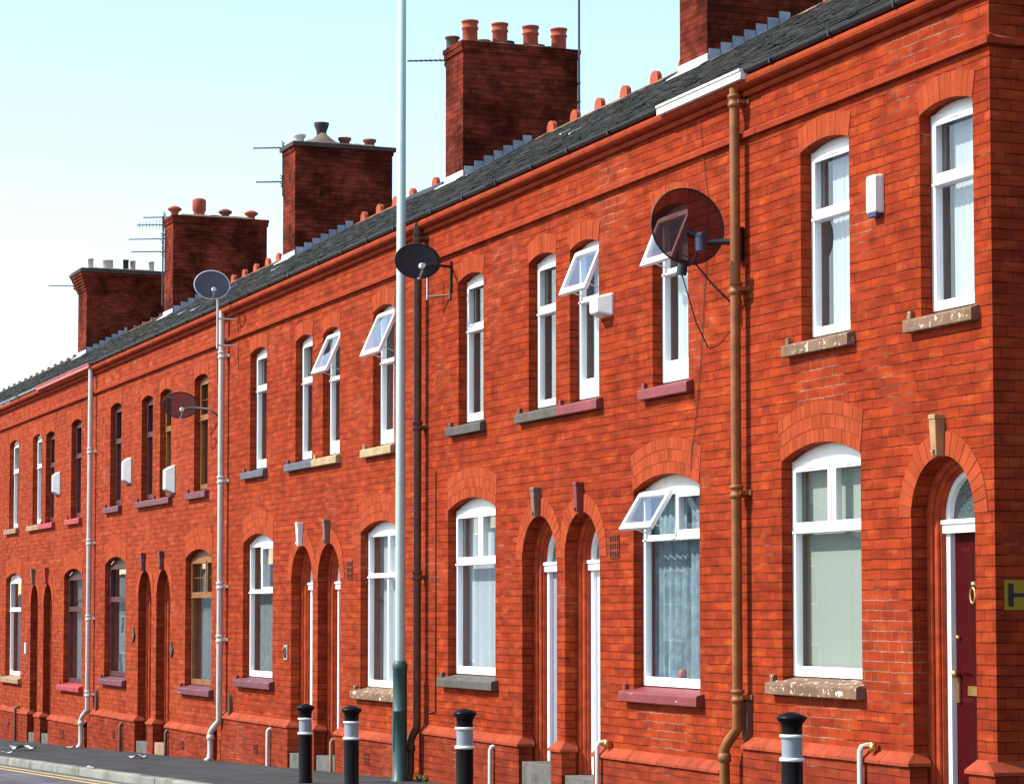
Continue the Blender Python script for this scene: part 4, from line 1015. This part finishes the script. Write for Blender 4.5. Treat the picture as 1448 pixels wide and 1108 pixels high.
# ------------------------------------------------------------------ alarm boxes
M['alarm_grey'] = plain_mat('dull_cream_plastic', (.42, .41, .4), .5, .08, 8, .3)
def alarm(label, loc, w, hh, d, fw_, fh_, lens='blue', shift=0):
    o = local_thing('alarm_box', label, 'alarm box', loc, group='alarm boxes on the house fronts')
    mb = MB(); n = 10
    def ring(hw, hz, y, r=.02):
        P = []
        for cx, cz, a0 in ((hw-r, hz-r, 0), (-hw+r, hz-r, 90), (-hw+r, -hz+r, 180), (hw-r, -hz+r, 270)):
            for i in range(4):
                a = math.radians(a0 + 30*i); P.append((cx + r*math.cos(a), y, cz + r*math.sin(a)))
        return P
    rings = [ring(w/2, hh/2, 0), ring(w/2, hh/2, -.02), ring(fw_/2, fh_/2, -d+.008), ring(fw_/2-.01, fh_/2-.01, -d)]
    K = len(rings[0]); v = [p for r in rings for p in r]
    mb.add(v, [(i*K+k_, i*K+(k_+1) % K, (i+1)*K+(k_+1) % K, (i+1)*K+k_) for i in range(3) for k_ in range(K)]); mb.add(rings[-1], [tuple(range(K))])
    mb.build('case', 'alarm_grey' if w > .4 else 'plastic_w', o)
    if lens == 'bottom': MB().box(-fw_/2+.012, fw_/2-.012, -d+.012, -.01, -hh/2-.028, -hh/2+.004).build('strobe_lens', 'blue', o, bevel=.005)
    elif lens == 'panel':
        q = [(w/2*.9, -.028, -.06), (fw_/2*1.05, -d*.92, -.05), (fw_/2*1.05, -d*.92, .07), (w/2*.9, -.028, .09)]
        MB().box(fw_*.18, fw_*.4, -d-.004, -d-.0005, fh_*.02, fh_*.34).build('front_panel', 'plastic_g', o)
    else: MB().lathe([(0, 0), (.012, .002), (.012, .006), (0, .008)], (0, -d-.006, 0), 10).build('front_panel', 'plastic_g', o)
    return o
alarm('tall white alarm box with a dark lens between the corner house upper windows', (-1.65, -.002, 3.32), .17, .31, .075, .15, .3, 'bottom')
alarm('squat white alarm box beside the open upper window', (-7.06, -.002, 3.04), .33, .225, .15, .2, .165, '')
alarm('white alarm box right of the leftmost plum upper window', (-28.1, -.002, 2.49), .44, .46, .12, .2, .34, 'panel')
alarm('white alarm box overlapping the golden framed upper window', (-24.93, -.002, 2.18), .44, .46, .14, .22, .34, 'panel')
alarm('white alarm box between the bright red upper sills', (-34.35, -.002, 2.56), .44, .46, .12, .2, .34, '')

# ------------------------------------------------------------------ aerials
def aerial(label, loc, booms, mast, d=(-.45, -.89, 0)):
    o = local_thing('tv_aerial', label, 'aerial', loc, group='aerials on the chimneys')
    if mast:
        mm = MB()
        for pts in mast: mm.tube(pts, .02, 8)
        mm.build('mast', 'aerial', o)
    d = Vector(d).normalized(); s = Vector((-d.y, d.x, 0))
    for (p, ln, ver) in booms:
        b = MB(); p = Vector(p); b.tube([p - d*.08, p + d*ln], .013, 6)
        n = int(ln/.085); e = Vector((0,0,1)) if ver else s
        for i in range(n):
            q = p + d*(.08 + ln*.9*i/max(1, n)); lw = .11 - .05*i/n
            b.tube([q - e*lw, q + e*lw], .007, 5)
        for zz in (-.1, -.05, .05, .1): b.tube([p + Vector((0,0,zz)) - s*.16, p + Vector((0,0,zz)) + s*.16], .01, 5)
        b.tube([p + Vector((0,0,-.12)), p + Vector((0,0,.12))], .008, 5)
        b.build('antenna', 'aerial', o)
    return o
aerial('single pale aerial on the left of the chimney with four red pots', (-22.15, 3.75, 8.9), [((0, 0, -.02), .62, 0)], [[(0, 0, -.12), (0, 0, .1)], [(0, 0, -.05), (.2, .05, -.05)]])
aerial('tall bare mast rising from behind the chimney with four red pots', (-21.12, 5.65, 7.9), [], [[(0, 0, -.1), (0, 0, 2.6)], [(-.1, 0, .25), (.03, 0, .25)], [(-.1, 0, .55), (.03, 0, .55)]])
aerial('pair of aerials one above the other on a chimney mast', (-31.45, 3.75, 8.45), [((0, 0, .6), .6, 0), ((0, -.02, -.07), .52, 0)], [[(0, 0, -.35), (0, 0, .65)], [(0, 0, -.1), (.2, .03, -.1)], [(0, 0, -.3), (.2, .03, -.3)]])
aerial('cluster of four aerials on the left of the mushroom potted chimney', (-41.3, 3.75, 8.2), [((0, 0, .12), .75, 0), ((-.05, 0, .42), .8, 0), ((0, 0, .74), .62, 1), ((.12, 0, .9), .5, 0)], [[(0, 0, -1.15), (0, 0, .95)], [(0, 0, .1), (.35, .03, .1)], [(0, 0, .5), (.35, .03, .5)]])
aerial('lone aerial pointing left from the farthest corbelled chimney', (-51.25, 3.75, 8.72), [((0, 0, 0), .72, 0)], [[(0, 0, -.12), (0, 0, .1)], [(0, 0, -.05), (.25, .08, -.05)]])

# ------------------------------------------------------------------ street furniture
def bollard(label, x, y):
    z = zg(x); o = local_thing('bollard', label, 'bollard', (x, y, z), group='black bollards with pale bands along the pavement')
    r = .079
    MB().lathe([(r+.006, -.1), (r+.006, .05), (r, .06), (r, .562)], n=28).build('shaft', 'bollard', o)
    MB().lathe([(r-.004, .578), (r-.004, .745)], n=28).build('reflective_band', 'band', o)
    MB().lathe([(r, .5625), (r+.01, .565), (r+.014, .575), (r+.01, .588), (r-.003, .59)], n=28).build('band_rim', 'rim', o)
    MB().lathe([(r-.003, .733), (r+.008, .735), (r+.012, .745), (r+.008, .756), (r-.001, .758)], n=28).build('band_rim', 'rim', o)
    MB().lathe([(r-.002, .7585), (r-.004, .80), (r+.002, .835), (r+.026, .862), (r+.032, .87), (r+.032, .882), (r+.02, .892), (r-.02, .91), (.02, .92), (0, .921)], n=16, smooth=True).build('cap', 'bollard', o)
    return o
bollard('leftmost black bollard, in front of the white doorway', -12.69, -1.4)
bollard('black bollard between the lamp post and the leftmost bollard', -9.69, -1.8)
bollard('black bollard just right of the lamp post', -5.45, -2.1)
bollard('black bollard in front of the corner house window', -.52, -1.4)

o = local_thing('lamp_post', 'tall pale green lamp post with dark green base', 'lamp post', (-12.5, -.3, zg(-12.5)))
MB().lathe([(.1, -.1), (.1, .02), (.086, .03), (.085, .82), (.088, .822), (.085, .825), (.084, 1.3), (.089, 1.305), (.089, 1.37), (.07, 1.4), (.06, 1.41)], n=28).build('base', 'lamp_base', o)
MB().lathe([(.0595, 1.4), (.058, 3.0), (.0582, 3.01), (.05, 10.9), (0, 10.92)], n=24).build('pole', 'lamp_pole', o)
MB().box(-.03, .03, -.0885, -.084, .35, .8).build('access_door', 'lamp_base', o)
MB().tube([(0, 0, 10.85), (0, -.02, 11.1), (0, -.2, 11.35), (0, -.8, 11.5)], .03, 10).build('bracket_arm', 'lamp_pole', o)
MB().lathe([(0, -.09), (.1, -.06), (.14, 0), (.12, .06), (0, .1)], (0, -1.05, 11.5), 16, sx=.9, sy=2.3).build('lantern', 'plastic_g', o)

# hydrant sign on the gable, yellow plate with a black H
o = local_thing('hydrant_sign', 'yellow hydrant plate with a black H on the gable wall', 'sign', (.003, .262, .13))
yy0, yy1 = -.19, .19
MB().box(0, .006, yy0, yy1, -.11, .11).build('plate', 'yellow_sign', o, bevel=.002)
hm = MB(); hm.box(.0065, .009, yy0+.03, yy0+.075, -.085, .085); hm.box(.0065, .009, yy1-.075, yy1-.03, -.085, .085); hm.box(.0065, .009, yy0+.0755, yy1-.0755, -.014, .014)
hm.build('letter', 'black', o)

# ------------------------------------------------------------------ ground
KY = -2.55
def strip(name, mat, y0, y1, dz, xs=None, kind='structure'):
    xs = xs or [-400, -110] + [-108 + 3*i for i in range(37)] + [3, 60, 400]
    mb = MB(); v = []; f = []
    for x in xs:
        v += [(x, y0, zg(x)+dz), (x, y1, zg(x)+dz)]
    for i in range(len(xs)-1): f.append((2*i, 2*i+2, 2*i+3, 2*i+1))
    mb.add(v, f); return mb.build(name, mat, kind=kind)
strip('ground', 'road', -500, 500, -.15)
strip('road', 'road', -9.3, KY-.02, -.105)
strip('pavement', 'pave', KY+.115, .3, 0, xs=[-110] + [-108 + 3*i for i in range(36)] + [1.6])
mb = MB(); x = -100
while x < 1.5:
    w = .91; j = random.uniform(-.006, .006)
    a, b = x+.004, x+w-.004
    pr = lambda X: [(X, KY-.012+j, zg(X)-.2), (X, KY+j, zg(X)-.015+j*.5), (X, KY+.02+j, zg(X)+.004+j*.5), (X, KY+.13, zg(X)+.006+j*.5), (X, KY+.13, zg(X)-.2)]
    A, B = pr(a), pr(b)
    mb.add(A + B, [(i, (i+1) % 5, 5+(i+1) % 5, 5+i) for i in range(5)] + [(0,1,2,3,4), (9,8,7,6,5)]); x += w
mb.build('kerb', 'kerb', kind='structure')
for y in (-2.82, -3.02):
    xs_ = [-100 + 2*i for i in range(51)]
    strip('road_marking', 'yellow', y-.045, y+.045, -.101, xs=xs_)
# litter
def litter(name, label, x, y, s, mat, rz):
    mb = MB(); n = 5; v = []; f = []
    for i in range(n+1):
        for j in range(n+1):
            u, w = i/n-.5, j/n-.5; v.append((u*s*1.5, w*s, .012 + .35*s*abs(math.sin(3*u+2*w+x))*(.3+abs(u)) + random.uniform(0, .07)*s))
    for i in range(n):
        for j in range(n): a = i*(n+1)+j; f.append((a, a+n+1, a+n+2, a+1))
    ob = mb.add(v, f).build(name, mat, loc=(x, y, zg(x))); ob.rotation_euler = (0, math.atan(-.0282), rz)
    tag(ob, label, 'litter', 'litter on the pavement'); return ob
litter('paper_litter', 'large crumpled white paper on the pavement at far left', -30.0, -1.45, .34, 'paper', .2)
litter('paper_litter', 'small white paper ball near the kerb at far left', -27.9, -2.1, .14, 'paper', .9)
litter('paper_litter', 'flat white paper scrap below the plum doorways', -23.6, -.85, .2, 'paper', .4)
litter('card_litter', 'brown card scrap beside the far left doorstep', -30.6, -.5, .16, 'litter_b', 1.1)
litter('paper_litter', 'tiny white scrap on the kerb edge', -19.3, -2.5, .1, 'paper', .5)
# weeds at the foot of the pipe behind the lamp post
wm = MB()
for i in range(26):
    a = random.uniform(0, 2*PI); r = random.uniform(.02, .13); hgt = random.uniform(.03, .11); w = .009
    b = Vector((r*math.cos(a)*.6, r*math.sin(a)*.5-.05, 0)); t = b + Vector((.08*math.cos(a), .08*math.sin(a), hgt)); s_ = Vector((-math.sin(a), math.cos(a), 0))*w
    wm.add([b-s_, b+s_, (b+t)/2+s_*1.4, t, (b+t)/2-s_*1.4], [(0,1,2,3,4)])
tag(wm.build('weed', 'weed', loc=(-12.25, -.1, zg(-12.25))), 'small weed at the foot of the dark drainpipe', 'weed')

# houses on the far side of the road: behind the camera, they show only as reflections in the panes
M['render_wall'] = plain_mat('pale_render', (.5, .47, .42), .9, .1, 2, .2)
def facing_house(label, x0, x1, gab):
    yf, yb = -25., -33.; z0 = zg((x0+x1)/2); xm = (x0+x1)/2
    h = thing('facing_house', label, 'house', (xm, yf, z0), group='houses across the road'); ROOT[h] = Vector((xm, yf, z0))
    MB().box(x0, x1, yb, yf, z0-.5, z0+4.9).build('wall', 'render_wall', h)
    r = MB(); ov = .3
    if gab: r.prism([(x0-ov, z0+4.85), (x1+ov, z0+4.85), (xm, z0+8.2)], yb-.2, yf+.2, 'y')
    else: r.prism([(yf+ov, z0+4.91), (yb-ov, z0+4.91), ((yf+yb)/2, z0+7.4)], x0-.1, x1+.1)
    r.build('roof', 'slate', h)
    for (cx, cz, w, hh) in ((-.25, 1.6, 1.8, 1.4), (.25, 1.6, 1.8, 1.4), (-.25, 4., 1.5, 1.2), (.25, 4., 1.5, 1.2)):
        X = xm + cx*(x1-x0); wf = MB(); wf.box(X-w/2, X+w/2, yf+.001, yf+.05, z0+cz-hh/2, z0+cz+hh/2); wo = wf.build('window', 'upvc', h)
        MB().box(X-w/2+.08, X+w/2-.08, yf+.0505, yf+.055, z0+cz-hh/2+.08, z0+cz+hh/2-.08).build('pane', 'dark', wo)
    MB().box(xm-.45, xm+.45, yf+.001, yf+.06, z0, z0+2.1).build('door', 'maroonwood', h)
for i_, (a_, b_, g_, l_) in enumerate(((-64, -46, 1, 'nearest pale house across the road, with a street gable'), (-87, -66, 0, 'second pale house across the road'), (-110, -89, 1, 'third pale house across the road, with a street gable'),
        (-133, -112, 0, 'fourth pale house across the road'), (-156, -135, 0, 'fifth pale house across the road'), (-185, -158, 0, 'farthest pale house across the road'))):
    facing_house(l_, a_, b_, g_)

# unseen house added across the side street, out of frame, to darken the gable
z0 = zg(10); h = thing('terraced_house', 'unseen brick house added across the side street to shade the gable', 'house', (15., 0, z0)); ROOT[h] = Vector((15., 0, z0))
MB().box(7.5, 23, 0, DEPTH, z0-.3, 4.7).build('wall', 'brick_b', h)
MB().prism([(-.2, 4.701), (DEPTH+.2, 4.701), (RIDGE_Y, RIDGE_Z)], 7.4, 23.1).build('roof', 'slate', h)
for X in (10.5, 14, 17.5, 21):
    for zc, hh in ((.3, 1.9), (3., 1.7)):
        wo = MB().box(X-.5, X+.5, -.03, -.001, zc-hh/2, zc+hh/2).build('window', 'upvc', h)
        MB().box(X-.42, X+.42, -.036, -.0305, zc-hh/2+.08, zc+hh/2-.08).build('pane', 'dark', wo)

# ------------------------------------------------------------------ camera
F, CX, PY, VX, VY = 3600., 724., 646., -690., 866.
pitch = math.atan((VY-PY)/F)
d = ((VX-CX)/F, -(VY-PY)/F, 1.)
hh = d[2]*math.cos(pitch) - d[1]*math.sin(pitch)
yaw = math.atan2(-d[0], hh)
hv = Vector((-math.cos(yaw), math.sin(yaw), 0)); rt = Vector((math.sin(yaw), math.cos(yaw), 0)); zz = Vector((0,0,1))
up = zz*math.cos(pitch) - hv*math.sin(pitch); fw = hv*math.cos(pitch) + zz*math.sin(pitch)
cam = bpy.data.cameras.new('camera'); co = bpy.data.objects.new('camera', cam); col.objects.link(co)
cam.sensor_fit = 'HORIZONTAL'; cam.sensor_width = 36; cam.lens = 36*F/1448; cam.shift_y = (PY-554)/1448
cam.clip_start = .1; cam.clip_end = 2000
mt = Matrix((rt, up, -fw)).transposed().to_4x4(); mt.translation = Vector((16.005, -10.058, 0)); co.matrix_world = mt
scene.camera = co

# ------------------------------------------------------------------ light
EL, AZ = math.radians(43), math.radians(17)       # sun height; how far to the left of the facade normal
sd = Vector((-math.sin(AZ)*math.cos(EL), -math.cos(AZ)*math.cos(EL), math.sin(EL)))   # towards the sun
sun = bpy.data.lights.new('sun', 'SUN'); sun.energy = 4.0; sun.angle = math.radians(.8); sun.color = (1, .95, .87)
so = bpy.data.objects.new('sun', sun); col.objects.link(so); so.location = (-10, -20, 25)
so.rotation_euler = (-sd).to_track_quat('-Z', 'Y').to_euler()
w = bpy.data.worlds.new('World'); scene.world = w; w.use_nodes = True
nt = w.node_tree; nt.nodes.clear()
out = nt.nodes.new('ShaderNodeOutputWorld'); bg = nt.nodes.new('ShaderNodeBackground'); sky = nt.nodes.new('ShaderNodeTexSky')
sky.sky_type = 'NISHITA'; sky.sun_disc = False; sky.sun_elevation = EL
sky.sun_rotation = math.atan2(sd.x, sd.y)
sky.air_density = 1.25; sky.dust_density = .45; sky.ozone_density = 1.0
bg.inputs['Strength'].default_value = .15
nt.links.new(sky.outputs[0], bg.inputs[0]); nt.links.new(bg.outputs[0], out.inputs[0])
vs = scene.view_settings; vs.view_transform = 'Standard'; vs.look = 'None'; vs.exposure = .8; vs.gamma = 1; vs.use_curve_mapping = False
scene.cycles.max_bounces = 8; scene.cycles.transparent_max_bounces = 12
